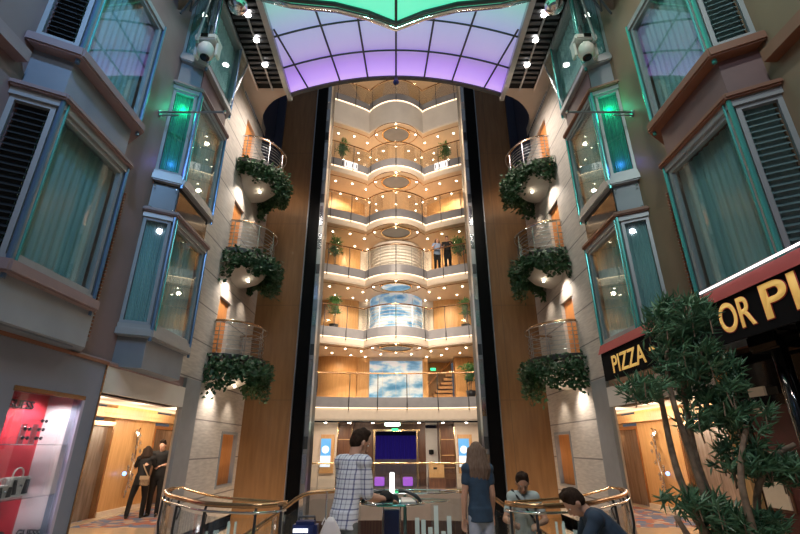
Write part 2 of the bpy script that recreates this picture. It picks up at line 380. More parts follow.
o=origin_to(MB().lathe((1.62,22.22,1.28),[(.0,0),(.11,.02),(.11,.2),(.0,.22)],12).build('wall_speaker','black_matte'),(1.62,22.5,1.28)); tag(o,'small black speaker low on the white panel beside the stage','speaker')
# stage with purple curtain
t=thing('stage','low stage with glossy dark front at the far end of the lobby','stage',(0,32,0))
MB().box(-2.2,2.2,30.5,33.4,0,.55).build('platform','floor_marble',t); MB().box(-2.2,2.2,30.4,30.5,0,.9).build('front','fascia_taupe',t)
o=MB(); xs=lin(-2.0,2.0,161)
for a,b2 in zip(xs,xs[1:]):
    ya=33.6+.07*math.sin(a*24); yb=33.6+.07*math.sin(b2*24)
    o.add([(a,ya,.6),(b2,yb,.6),(b2,yb,2.35),(a,ya,2.35)],[(0,1,2,3)])
o=origin_to(o.build('stage_curtain','curtain_purple',smooth=True),(0,33.6,.6)); tag(o,'pleated purple stage curtain hanging at the far end of the lobby','curtain')
t=thing('stage_portal','brass framed opening in front of the purple curtain','door frame',(0,22.3,0))
for x in (-1.0,.98): MB().box(x-.045,x+.045,22.2,22.35,0,2.28).build('post','gold',t)
MB().box(-1.1,1.1,22.2,22.35,2.28,2.36).build('header','gold',t)
for x in (-.72,.50):  # purple glow on the lobby floor, built as two self-lit blocks
    t=thing('floor_glow_block','added block for purple floor glow, '+('left' if x<0 else 'right')+' of the two on the lobby floor','floor glow',(x,21.3,0))
    MB().box(x-.2,x+.22,21.2,21.5,.06,.40).build('glow_box','stage_glow',t,bevel=.03); MB().box(x-.22,x+.24,21.18,21.52,0,.06).build('base','dark_metal',t)
# screens in wood frames
for s in (-1,1):
    xs0=(-3.32,-2.72) if s<0 else (2.72,3.35)
    t=thing('wall_screen','wood framed lit blue screen on the cream lobby wall, '+('far left' if s<0 else 'behind the long-haired woman'),'screen',((xs0[0]+xs0[1])/2,21.28,.7))
    MB().box(xs0[0],xs0[1],21.2,21.3,.55,2.12).build('frame','wood_orange',t)
    MB().box(xs0[0]+.02,xs0[1]-.14,21.18,21.2,.80,1.95).build('screen','screen',t)
    MB().box(xs0[0]+.02,xs0[1]-.14,21.17,21.18,.80,1.25).build('caption_area','screen_white',t)
    MB().lathe((0,0,0),[(0,0),(.15,.0)],4) 
    b=MB().ball(((xs0[0]+xs0[1])/2-.07,21.165,1.5),.16,16,8,(1,.05,1)); b.build('picture','screen_white',t)
# big oval ceiling lamp + downlights below deck 1
o=origin_to(MB().lathe((-.15,20.1,2.42),[(0,0),(.30,.01),(.34,.05),(.30,.08)],20).build('ceiling_lamp','lamp_green'),(-.15,20.1,2.46)); tag(o,'large round greenish white lamp on the dark lobby ceiling','ceiling lamp')
o=origin_to(MB().box(-.2,.1,21.9,21.95,2.30,2.40).build('exit_sign','safety_green'),(-.05,21.92,2.3)); tag(o,'tiny green exit sign under the dark lobby ceiling','sign')
dl=None
def downlight(x,y,z,label,group,r=.055,mat='lamp_warm'):
    k='dl'+str(r)+mat
    if k not in MESH:
        b=MB().lathe((0,0,-.012),[(0,0),(r,0),(r,.012)],12); o=b.build('downlight',mat); MESH[k]=o.data
    else:
        o=bpy.data.objects.new('downlight',MESH[k]); C.objects.link(o)
    o.location=(x,y,z); tag(o,label,'downlight',group); return o
MESH={}
for i,x in enumerate(lin(-2.8,2.8,7)):
    downlight(x,18.75+.28-.5*(x/4.4)**2,2.499,'small round downlight in the dark soffit edge above the lobby','downlights at the lobby soffit edge',.05,'lamp_white')

# ------------------------------------------------------------------ curved balcony decks of the atrium
def edge(x,k):
    a=abs(x)
    if k==0: return 18.95-.5*(x/3.6)**2
    if a<1.4: return 19.05-.85*math.cos(PI/2*a/1.4)**.75
    return 19.05-1.05*min(1,(a-1.4)/1.9)**.8
XS=sorted(set([round(v,4) for v in lin(-3.7,3.7,75)]+[-1.4,1.4,-1.36,1.36,-1.3,1.3]))
def ribbon(m,k,z0,z1,o0,o1,xa=-3.7,xb=3.7,zb=None):
    P=[(x,edge(x,k)) for x in XS if xa<=x<=xb]
    m.prism([(x,y+o0) for x,y in P]+[(x,y+o1) for x,y in reversed(P)],z0,z1)
ORD=['first','second','third','fourth','fifth','topmost']
for k,z in enumerate(ZK):
    top_=k==5; zb=z-(.86 if k==0 else .66 if not top_ else 1.75)
    nm=ORD[k]
    t=thing('curved_balcony',f'{nm} curved balcony deck up from the lobby, glass rail and lit cream edge' if not top_ else 'topmost curved balcony deck with a tall white front just under the canopy','balcony',(0,19,zb))
    m=MB(); P=[(x,edge(x,k)+.14) for x in XS]; m.prism(P+[(4.3,22.9),(-4.3,22.9)],zb,z-.02); m.build('slab','ceil_beige',t)
    m=MB(); ribbon(m,k,z-.34,z+.06,0,.13); m.build('edge_band','grey_band',t)
    m=MB(); ribbon(m,k,z-.37,z-.345,.01,.05); m.build('light_strip','led_warm',t)
    m=MB()
    for (o0,o1,za,zc) in ((.06,.14,zb,z-.37),(.035,.06,zb+.05,z-.44)): ribbon(m,k,za,zc,o0,o1)
    m.build('fascia','cream' if not top_ else 'white_panel',t)
    m=MB(); m.tube([(x,edge(x,k)-.0,z+1.02) for x in XS],.032,8); m.build('handrail','bronze',t,smooth=True)
    m=MB(); P=[(x,edge(x,k)) for x in XS]
    m.prism([(x,y+.045) for x,y in P]+[(x,y+.057) for x,y in reversed(P)],z+.1,z+.98); m.build('glass_panel','glass_rail',t)
    for x in (-3.0,-2.1,-1.25,0,1.25,2.1,3.0) if k else (-3.2,-1.9,-.75,.45,1.7,2.9):
        y=edge(x,k); MB().tube([(x,y-.05,z-.45),(x,y-.07,z-.1),(x,y+.10,z+.35),(x,y+.10,z+.7),(x,y,z+1.0)],.017,6).build('post','dark_metal',t,smooth=True)
    if k and not top_ or top_:
        # trim line on the underside + round recess
        m=MB(); m.tube([(x,edge(x,1)+(.45 if abs(x)<1.6 else .45),zb-.005) for x in XS],.022,6); m.build('ceiling_trim','bronze',t,smooth=True)
        c=(0,19.22,zb)
        m=MB(); m.tube([(.70*math.cos(a),19.18+.60*math.sin(a),zb-.02) for a in lin(0,2*PI,37)[:-1]],.045,8,closed=True); m.build('recess_ring','gold',t,smooth=True)
        m=MB(); m.tube([(1.12*math.cos(a),19.18+.92*math.sin(a),zb-.008) for a in lin(0,2*PI,37)[:-1]],.018,6,closed=True); m.build('outer_ring','bronze',t,smooth=True)
        m=MB(); m.prism([(.70*math.cos(a),19.18+.60*math.sin(a)) for a in lin(0,2*PI,33)[:-1]],zb-.012,zb-.001); m.build('recess_dish','mural' if k==2 else 'spandrel',t)  # third deck's dish: blue-white cloud reflection put into a self-lit material
    else:
        pass
    # downlights under the deck
    if k>0:
        pts=[(sx*x,y) for sx in (-1,1) for x,y in ((3.0,19.1),(2.2,19.35),(1.55,19.9),(2.9,20.3),(2.1,20.8),(1.45,21.2))]+[(-1.02,19.2),(1.02,19.2),(0,18.36),(0,20.2),(-.7,20.6),(.7,20.6)]+([(x,y) for y in (21.4,22.1) for x in (-3,-2.1,-1.1,0,1.1,2.1,3)] if k>3 else [])
        for x,y in pts: downlight(x,y,zb-.001,f'small round downlight under the {nm} balcony deck',f'downlights under the {nm} balcony deck',.036)
    if k>0:
        for x,y in ((-2.4,19.9),(2.4,19.9),(0,20.1),(0,18.7))+(((-1.8,21.8),(1.8,21.8)) if k>3 else ()): light('SPOT',(x,y,zb-.06),(120 if k<4 else 140) if abs(x)>1 else 65,(1,.74,.48),.08,(0,0,-1),165,.5)
# downlights in the top ceiling
for x,y in [(sx*x,y) for sx in (-1,1) for x,y in ((2.8,18.6),(1.9,19.3),(1.1,19.9),(2.6,20.2))]+[(0,18.6),(0,20)]:
    downlight(x,y,21.499,'round downlight in the topmost atrium ceiling','downlights in the topmost atrium ceiling',.07)
for x in (-2,2): light('SPOT',(x,18.8,21.4),260,(1,.78,.52),.1,(0,0,-1),165,.5)
for x in (-3.0,-1.6,0,1.6,3.0): light('SPOT',(x,19.5,2.45),85,(1,.80,.60),.08,(0,.35,-1),165,.5)
light('SPOT',(0,26,2.4),140,(1,.75,.9),.1,(0,.4,-1),150,.5)
# back walls of every deck
for k,z in enumerate(ZK):
    h=(ZK[k+1]-(.66 if k<4 else 1.75)-z) if k<5 else 2.9
    wm='wood_orange' if k in (0,1,2) else 'ceil_beige'
    if k>=3:
        S_('wall_back','ceil_beige',lambda m:m.box(-4.2,4.2,22.6,22.8,z,z+h))
        if k==3:
            for s in (-1,1): S_('wall_back','wood_light',lambda m:m.prism([(-3.9,19.9),(-3.75,19.9),(-1.7,21.5),(-1.7,21.7),(-3.9,21.7)],z,z+h),mx=-s)
        continue
    for s in (-1,1):
        a,b2=(-3.9,-1.85)
        if not(k==0 and s>0):
            P=[(x,21.3-.28*math.sin((x-a)/(b2-a)*PI)) for x in lin(a,b2,15)]
            m=MB(-s); m.prism(P+[(b2,21.7),(a,21.7)],z,z+h); struct(m.build('wall_back',wm,smooth=False))
        if not(k==0 and s>0): m=MB(-s); m.box(-1.84,-1.26,21.4,21.7,z,z+h); struct(m.build('wall_back','wood_light' if k==0 else 'cream'))
    # middle: mural / curved screens
    if k==0:
        t=thing('sky_mural','tall backlit panel picturing blue sky, clouds and sea on the first deck','picture',(0,21.35,z))
        for i in range(4): MB().box(-1.24+i*.62,-.63+i*.62,21.30,21.38,z+.02,z+1.95).build('panel','mural',t)
        S_('wall_back','cream',lambda m:m.box(-1.26,1.26,21.4,21.7,z,z+h))
    else:
        arcp=[(1.3*math.sin(a),21.5-1.5*math.cos(a)) for a in lin(-PI/2,PI/2,25)]
        S_('wall_back','mural' if k==1 else 'white_panel' if k==2 else 'ceil_beige',lambda m:m.prism(arcp,z,z+h))
        if k in (1,2):
            t=thing('slatted_screen','curved screen of white slats '+('before the blue sky picture, second deck' if k==1 else 'before the pale core, third deck'),'screen',(0,20,z))
            for j in range(9 if k==1 else 12):
                zz=z+.12+j*.165
                MB().tube([(1.33*math.sin(a),21.5-1.56*math.cos(a),zz) for a in lin(-1.45,1.45,21)],.016 if k==1 else .03,5).build('slat','white_panel',t,smooth=True)
            for a in (-1.2,-.6,0,.6,1.2): MB().tube([(1.36*math.sin(a),21.5-1.6*math.cos(a),z),(1.36*math.sin(a),21.5-1.6*math.cos(a),z+1.9)],.012,5).build('upright','steel',t)
# first deck right: opening with stair and green sign
z=ZK[0]
S_('wall_back','wood_orange',lambda m:(m.box(2.75,3.9,21.2,21.7,z,z+2.1),m.box(1.26,1.5,21.4,21.7,z,z+2.1),m.box(1.5,2.75,22.6,22.8,z,z+2.1)))
t=thing('staircase','small lit staircase climbing behind the first deck, right of the sky mural','staircase',(2.1,21.9,z))
for i in range(9): MB().box(1.55+i*.12,2.7,21.95,22.5,z+i*.19,z+i*.19+.12).build('step','wood_light',t)
o=origin_to(MB().tube([(1.5,21.8,z+.9),(2.6,21.8,z+2.0)],.03,6).build('stair_rail','bronze'),(1.5,21.8,z+.9)); o.parent=t; o.location=(Vector((1.5,21.8,z+.9))-t.location)
o=origin_to(MB().box(1.62,1.86,21.25,21.28,z+1.50,z+1.62).build('exit_sign','safety_green'),(1.74,21.3,z+1.5)); tag(o,'small green exit sign on the first deck beside the sky mural','sign')

# ------------------------------------------------------------------ lift towers (black glass strips and mirrored edges)
for s in (-1,1):
    t=thing('lift_shaft','tall black glass lift shaft strip with mirrored inner edge at the '+SIDE[s]+' of the atrium','lift shaft',(s*2.5,13.4,-3))
    MB(-s).box(-2.88,-2.53,13.05,13.45,-3,21).build('glass_strip','shaft_black',t)
    MB(-s).box(-2.91,-2.88,13.0,13.5,-3,21).build('outer_trim','steel',t)
    MB(-s).box(-2.53,-2.40,13.12,13.42,-3,21).build('mirror_edge','steel',t)
    MB(-s).box(-2.80,-2.48,13.46,14.4,-3,21).build('side_wall','dark_metal',t)
    for i in range(26):
        zz=-1+i*.85; MB(-s).box(-2.52,-2.41,13.10,13.118,zz,zz+.32+.2*((i*7)%3)).build('reveal_panel','chrome' if i%3 else 'dark_metal',t)

# ------------------------------------------------------------------ LED canopy
def vz(x): return 10.80+.62*(1-(x/2.94)**2)
def canopy():
    t=thing('ceiling_canopy','arched ceiling canopy of backlit lilac panels in a dark grid','canopy',(0,8,10.8))
    RW=2.94; xf=[-2.94,-2.46,-1.58,-.80,0,.80,1.58,2.46,2.94]
    fan=lambda y:1+.205*(9.84-y)/2.4
    def rx(i,y): return (-RW if i==0 else RW) if i in (0,8) else max(-RW,min(RW,xf[i]*fan(y)))
    ys=[9.84,8.90,7.95,6.95,5.9,4.9]
    for j in range(len(ys)-1):
        for i in range(8):
            y0,y1=ys[j+1]+.015,ys[j]-.015
            if rx(i+1,y0)-rx(i,y0)<.02 and rx(i+1,y1)-rx(i,y1)<.05: continue
            m=MB()
            for u in range(4):
                for v in range(2):
                    Y=[y0+(y1-y0)*(v+d)/2 for d in (0,1,1,0)]; Q=[]
                    for (du,yy) in zip((0,0,1,1),(Y[0],Y[1],Y[1],Y[0])):
                        l,r_=rx(i,yy),rx(i+1,yy); Q.append((l+(r_-l)*(u+du)/4,yy))
                    m.add([(x,y,vz(x)) for x,y in Q]+[(x,y,vz(x)+.04) for x,y in Q],[(0,1,2,3),(7,6,5,4),(0,4,5,1),(1,5,6,2),(2,6,7,3),(3,7,4,0)])
            m.build('panel','canopy',t)
    for i in range(1,8):
        P=[(rx(i,y),y,vz(rx(i,y))-.03) for y in lin(4.9,9.84,20) if abs(rx(i,y))<RW-.01]
        MB().tube(P,.026,6).build('rib','dark_metal',t)
    xx=lin(-RW,RW,25)
    for y in ys[1:-1]: MB().tube([(x,y,vz(x)-.03) for x in xx],.024,6).build('cross_bar','dark_metal',t)
    m=MB()
    for a,b2 in zip(xx,xx[1:]):
        m.add([(a,9.80,vz(a)-.05),(b2,9.80,vz(b2)-.05),(b2,9.80,vz(b2)+.12),(a,9.80,vz(a)+.12),(a,9.92,vz(a)-.05),(b2,9.92,vz(b2)-.05),(b2,9.92,vz(b2)+.12),(a,9.92,vz(a)+.12)],
              [(0,1,2,3),(7,6,5,4),(0,4,5,1),(1,5,6,2),(2,6,7,3),(3,7,4,0)])
    m.build('end_beam','dark_metal',t)
    for s in (-1,1): MB(-s).box(-3.04,-2.93,4.9,9.98,10.66,10.92).build('side_beam','steel',t)
    # ball camera at the centre of the beam
    c=thing('dome_camera','small dark blue dome hanging from the middle of the canopy edge','camera',(0,9.78,11.3))
    MB().tube([(0,9.78,11.30),(0,9.78,11.2)],.05,10).build('mount','dark_metal',c); MB().ball((0,9.78,11.15),.085,14,8).build('dome','navy_plastic',c,smooth=True)
canopy()
t=thing('lower_canopy','bright green glowing lower canopy with a pointed chrome rim','canopy',(0,6,10.45))
rim=[(-2.85,6.65),(-2.25,6.83),(-1.3,6.93),(-.6,7.13),(0,7.40)]; rim=rim+[(-x,y) for x,y in reversed(rim[:-1])]
MB().prism([(x,y-.05) for x,y in rim]+[(2.9,3.5),(-2.9,3.5)],10.40,10.46).build('panel','canopy_green',t)
def smooth_path(P,n=8):
    out=[];P=[Vector(p) for p in P]
    for i in range(len(P)-1):
        p0=P[max(i-1,0)];p1=P[i];p2=P[i+1];p3=P[min(i+2,len(P)-1)]
        for k in range(n):
            u=k/n; out.append(.5*((2*p1)+(p2-p0)*u+(2*p0-5*p1+4*p2-p3)*u*u+(3*p1-p0-3*p2+p3)*u**3))
    out.append(P[-1]); return out
MB().tube([(x,y,10.41) for x,y in rim],.075,8).build('rim','chrome',t,smooth=True)
MB().tube([(x,y-.16,10.36) for x,y in rim],.05,8).build('inner_rim','dark_metal',t,smooth=True)
MB().box(-.03,.03,3.5,7.3,10.34,10.40).build('rib','dark_metal',t)
# side strips with grilles and downlights
for s in (-1,1):
    t=thing('ceiling_grille','dark slatted ceiling strip along the '+SIDE[s]+' side of the canopy','grille',(s*3.4,7,10.8))
    for i in range(30): MB(-s).box(-3.78,-3.06,4.6+i*.165,4.68+i*.165,10.80,10.84).build('slat','dark_metal',t)
    MB(-s).box(-3.84,-3.04,4.5,9.7,10.85,10.9).build('backing','black_matte',t)
    for x in (-3.82,-3.42,-3.08): MB(-s).box(x-.02,x+.02,4.5,9.7,10.76,10.80).build('rail','steel',t)
    for i,y in enumerate((8.78,8.02,7.33,6.6)):
        downlight(s*3.38,y,10.755,'round white downlight in the dark grille '+SIDE[s]+' of the canopy','downlights in the '+SIDE[s]+' canopy grille',.07,'lamp_white')
    for y in (8.4,7.0,5.2): light('SPOT',(s*3.38,y,10.7),130,(1,.9,.8),.08,(-s*.1,.05,-1),95,.8)
# ------------------------------------------------------------------ bay windows of the side facades
def bay(s,ya,yb,k,which):
    """projecting bay of one storey: splayed narrow light facing the camera + wide light facing the promenade"""
    q=-s; left=s<0
    X0,X1=-4.26,-3.86; yw=ya-.22
    sill=3.38+2.76*k; top=5.22+2.76*k; base=2.72 if k==0 else top-2.76
    wood='ledge_pink' if left else 'ledge_rust'
    where={'near':'nearer the camera','far':'beside the stone wall'}[which]
    lvl=['lowest','middle','upper'][k]
    feat=('dark slatted shutter' if left else 'teal slatted shutter') if which=='near' else ('green lit narrow curtain' if k==1 else 'narrow pale curtain')
    t=thing('bay_window',f'{lvl} bay window on the {SIDE[s]} {where}, {feat}','window',(s*4.0,(ya+yb)/2,base))
    t['kind']='structure' if False else ''
    del t['kind']
    plan=[(X0,yw),(X1,ya),(X1,yb),(X0,yb+.3)]
    def off(d): return [(X0,yw-d*1.1),(X1+d,ya-d*.6),(X1+d,yb+d*.4),(X0,yb+.3+d)]
    # apron below the sill
    m=MB(q); m.prism(off(-.05),base,sill-.16); m.build('apron',('spandrel_dark' if (which=='far' and k==1) else 'spandrel') if left else ('spandrel_plum' if which=='near' and k==1 else 'facade_tan' if k==0 and which=='far' else 'spandrel') if not(left and which=='far' and k==0) else 'pale_panel',t)
    m=MB(q); m.prism(off(.11 if which=='near' else .06),sill-.20,sill-.06); m.build('sill',wood if which=='near' else 'frame_grey',t,bevel=.02)
    m=MB(q); m.prism(off(.02),sill-.06,sill); m.build('sill_board','frame_grey',t)
    m=MB(q); m.prism(off(.03),top,top+.09); m.build('head','frame_grey',t)
    if k>0:
        m=MB(q); m.prism(off(.09),base+.09,base+.17); m.build('lower_moulding',wood,t,bevel=.02)
    if which=='far' and k>0: MB(q).box(X1-.06,X1-.03,ya+.05,yb-.05,base+.18,sill-.17).build('dark_panel','black_gloss' if k==1 else 'spandrel_plum',t)
    zt=top; slant=(which=='far' and k==2)
    # frames
    def fr(name,A,B,w,mat,za=sill,zb=zt,d=.06,bs=0):
        A=Vector((*A,0));B=Vector((*B,0));u=(B-A).normalized(); n=Vector((u.y,-u.x,0)); 
        def bar(p,qv,z0,z1):
            m.slab([p+Vector((0,0,z0)),qv+Vector((0,0,z0)),qv+Vector((0,0,z1)),p+Vector((0,0,z1))],-n*d if n.x<0 else -n*d)
        m=MB(q); L=(B-A).length
        bar(A,A+u*w,za,zb); bar(B-u*w,B,za,zb); bar(A+u*w,B-u*w,za,za+w); bar(A+u*w,B-u*w,zb-w,zb)
        return m.build(name,mat,t)
    fr('narrow_frame',(X0,yw),(X1-.03,ya-.015),.05,'frame_grey' if which=='near' else 'facade_blue' if left else 'frame_grey')
    if not slant: fr('wide_frame',(X1,ya+.04),(X1,yb-.02),.055,'frame_grey')
    # edge post and slim coloured trims
    MB(q).tube([(X1+.02,ya-.01,sill-.25),(X1+.02,ya-.01,zt+.12)],.028,8).build('corner_post','trim_blue' if left else 'trim_teal',t)
    MB(q).tube([(X1+.035,ya+.06,sill-.15),(X1+.035,ya+.06,zt+.1)],.014,6).build('corner_trim','trim_teal',t)
    MB(q).tube([(X1+.02,yb+.02,sill-.25),(X1+.02,yb+.02,zt+.1)],.024,8).build('end_post','trim_teal' if not left else 'trim_blue',t)
    MB(q).slab([(X1,yb,sill),(X0,yb+.3,sill),(X0,yb+.3,zt),(X1,yb,zt)],(0,.02,0)).build('return_panel','glass_green' if False else 'frame_grey',t)
    # wide pane and its curtain
    if slant: poly=[(X1-.02,6.4,sill),(X1-.02,8.2,sill),(X1-.02,8.85,10.9),(X1-.02,6.6,10.9)]
    else: poly=[(X1-.02,ya+.06,sill+.03),(X1-.02,yb-.04,sill+.03),(X1-.02,yb-.04,zt-.03),(X1-.02,ya+.06,zt-.03)]
    MB(q).slab(poly,(-.012,0,0)).build('pane','glass_pane',t)
    if slant: 
        m=MB(q); m.tube([Vector(p)+Vector((.03,0,0)) for p in poly],.03,6,closed=True); m.build('wide_frame','frame_grey',t)
    def curt(P,Q,z0,z1,mat,amp=.012,name='curtain'):
        P=Vector((*P,0));Q=Vector((*Q,0));n=60;u=(Q-P);nn=Vector((-u.y,u.x,0)).normalized()
        m=MB(q);pts=[P+u*(i/n)+nn*amp*math.sin(i*1.25+.7*math.sin(i*.5)) for i in range(n+1)]
        for a,b2 in zip(pts,pts[1:]): m.add([a+Vector((0,0,z0)),b2+Vector((0,0,z0)),b2+Vector((0,0,z1)),a+Vector((0,0,z1))],[(0,1,2,3)])
        return m.build(name,mat,t,smooth=True)
    curt((X1-.16,ya+.02),(X1-.16,yb-.02 if not slant else 8.7),sill,zt if not slant else 10.9,'curtain_teal' )
    nd=Vector((X1-X0,.22,0)).normalized(); ins=Vector((-nd.y,nd.x,0))
    A=Vector((X0,yw,0)); B=Vector((X1,ya,0))
    if which=='near':
        m=MB(q)
        for i in range(22):
            zz=sill+.07+i*(zt-sill-.12)/22
            a=A+nd*.06+ins*.05; b2=B-nd*.06+ins*.05
            m.slab([a+Vector((0,0,zz)),b2+Vector((0,0,zz)),b2+ins*.055+Vector((0,0,zz+.05)),a+ins*.055+Vector((0,0,zz+.05))],(0,0,.008))
        m.build('louver','louver_dark' if left else 'louver_teal',t)
        p=[A+nd*.05+ins*.12,B-nd*.05+ins*.12]
        MB(q).slab([p[0]+Vector((0,0,sill)),p[1]+Vector((0,0,sill)),p[1]+Vector((0,0,zt)),p[0]+Vector((0,0,zt))],ins*.02).build('backing','room_dark' if left else 'curtain_teal',t)
    else:
        a=A+nd*.05+ins*.02; b2=B-nd*.05+ins*.02
        MB(q).slab([a+Vector((0,0,sill+.05)),b2+Vector((0,0,sill+.05)),b2+Vector((0,0,zt-.05)),a+Vector((0,0,zt-.05))],ins*.01).build('narrow_pane','glass_pane',t)
        cm='curtain_green' if k==1 else 'curtain_teal'
        curt((a+ins*.08)[:2],(b2+ins*.08)[:2],sill,zt,cm,.015,'narrow_curtain')
        if k==1:
            mp=(a+b2)/2+ins*.04; light('POINT',(mp.x*q,mp.y,zt-.35),9,(.03,1,.5),.12); light('POINT',(mp.x*q,mp.y,sill+.25),2.6,(.25,.2,1),.10)
        if k==1: # dark plate with four rivets under the green light
            for i,(u,v) in enumerate(((.06,.2),(.40,.2),(.06,.62),(.40,.62))):
                c=A+nd*u-ins*.0+Vector((0,0,base+v)); MB(q).ball(c-ins*.01,.018,8,5).build('rivet','chrome',t,smooth=True)
    MB(q).box(-4.257,-4.25,ya,yb,sill,zt).build('room_wall','room_dark',t)
    return t
for s in (-1,1):
    for k in range(3):
        if k<2: bay(s,4.10,5.41,k,'near')
        bay(s,6.92,8.28,k,'far')
    q=-s
    # lower bulkhead of the near bay and toothed trim beside it
    t=thing('toothed_trim','vertical toothed trim strip on the '+SIDE[s]+' facade between the two bay columns','trim',(s*4.2,5.95,2.8))
    for i in range(44): MB(q).box(-4.262,-4.20,6.02,6.06,3.0+i*.052,3.03+i*.052).build('tooth','ledge_rust',t)
    MB(q).box(-4.262,-4.23,6.06,6.09,2.95,5.3).build('strip','steel',t)
S_('wall_left','facade_blue',lambda m:m.prism([(-4.262,2.0),(-4.0,2.0),(-3.84,4.0),(-3.84,5.5),(-4.262,6.0)],2.74,3.2))
S_('trim_4','ledge_pink',lambda m:(m.box(-4.262,-4.12,-2,3.8,5.6,5.75),m.box(-4.262,-4.12,-2,3.8,8.3,8.45)))
S_('trim_5','ledge_rust',lambda m:(m.box(-4.262,-4.12,-2,3.8,5.6,5.75),m.box(-4.262,-4.12,-2,3.8,8.3,8.45)),mx=-1)
# neighbouring bay apron nearer the camera (only its far corner shows)
for s in (-1,1):
    S_('wall_'+SIDE[s],'spandrel' if s<0 else 'facade_tan',lambda m:(m.prism([(-4.262,.6),(-3.86,1.0),(-3.86,2.9),(-4.262,3.3)],5.3,6.0),m.prism([(-4.262,.6),(-3.86,1.0),(-3.86,2.9),(-4.262,3.3)],8.0,8.8)),mx=-s)

# ------------------------------------------------------------------ rods, moving heads, mirror balls, trusses
for s in (-1,1):
    q=-s; sd=SIDE[s]
    t=thing('wall_rod','thin horizontal steel rod projecting from the '+sd+' facade in front of the green lit window','rod',(s*4.26,6.55,7.2))
    MB(q).tube([(-4.26,6.45,7.20),(-3.1,6.45,7.20)],.02,8).build('rod','steel',t); MB(q).tube([(-4.26,6.45,7.13),(-3.9,6.45,7.13)],.012,8).build('brace','steel',t)
    MB(q).ball((-3.09,6.45,7.2),.032,10,6).build('tip','chrome',t); MB(q).tube([(-4.26,6.45,7.17),(-4.235,6.45,7.17)],.06,10).build('flange','steel',t)
    t=thing('moving_head_light','white moving head stage light hanging high beside the '+sd+' end of the canopy','stage light',(s*3.75,6.6,9.3))
    MB(q).tube([(-3.72,6.6,9.12),(-3.72,6.6,9.5)],.035,8).build('hanger','dark_metal',t)
    MB(q).box(-3.93,-3.50,6.42,6.76,8.98,9.12).build('base','white_panel',t,bevel=.03)
    for x in (-3.94,-3.53): MB(q).box(x,x+.05,6.52,6.68,8.66,8.98).build('yoke_arm','white_panel',t,bevel=.015)
    h=MB(q).lathe((-3.715,6.55,8.62),[(.08,0),(.13,.03),(.155,.12),(.155,.22),(.11,.31),(0,.33)],20).build('head','white_panel',t,smooth=True)
    MB(q).lathe((-3.715,6.55,8.605),[(0,0),(.09,0),(.09,.03)],16).build('lens','black_gloss',t).parent=h
    MB(q).box(-3.80,-3.66,6.40,6.42,9.01,9.09).build('display','black_gloss',t)
    t=thing('mirror_ball','small mirror ball hanging by the '+sd+' upper corner of the canopy','mirror ball',(s*3.35,6.75,10.75))
    MB(q).ball((-3.35,6.75,10.3),.20,18,12).build('ball','chrome',t); MB(q).tube([(-3.35,6.75,10.48),(-3.35,6.75,10.76)],.02,6).build('stem','dark_metal',t)
    t=thing('truss','lattice steel truss with brown cladding high beside the '+sd+' facade','truss',(s*3.9,6.2,10.5))
    A0=Vector((-3.60,6.25,10.6));B0=Vector((-4.02,6.25,9.5)); off_=[Vector((0,0,0)),Vector((.12,-.3,.06)),Vector((-.16,-.02,-.1))]
    for o_ in off_: MB(q).tube([A0+o_,B0+o_],.022,6).build('chord','dark_metal',t)
    n=8
    for i in range(n):
        a=A0.lerp(B0,i/n);b2=A0.lerp(B0,(i+1)/n); MB(q).tube([a+off_[i%2],b2+off_[(i+1)%2]],.012,5).build('lacing','dark_metal',t)
    MB(q).slab([A0+Vector((-.3,.1,0)),A0+Vector((.0,-.5,.1)),B0+Vector((.0,-.5,.1)),B0+Vector((-.3,.1,0))],(0,0,.03)).build('cladding','wood_dark',t)

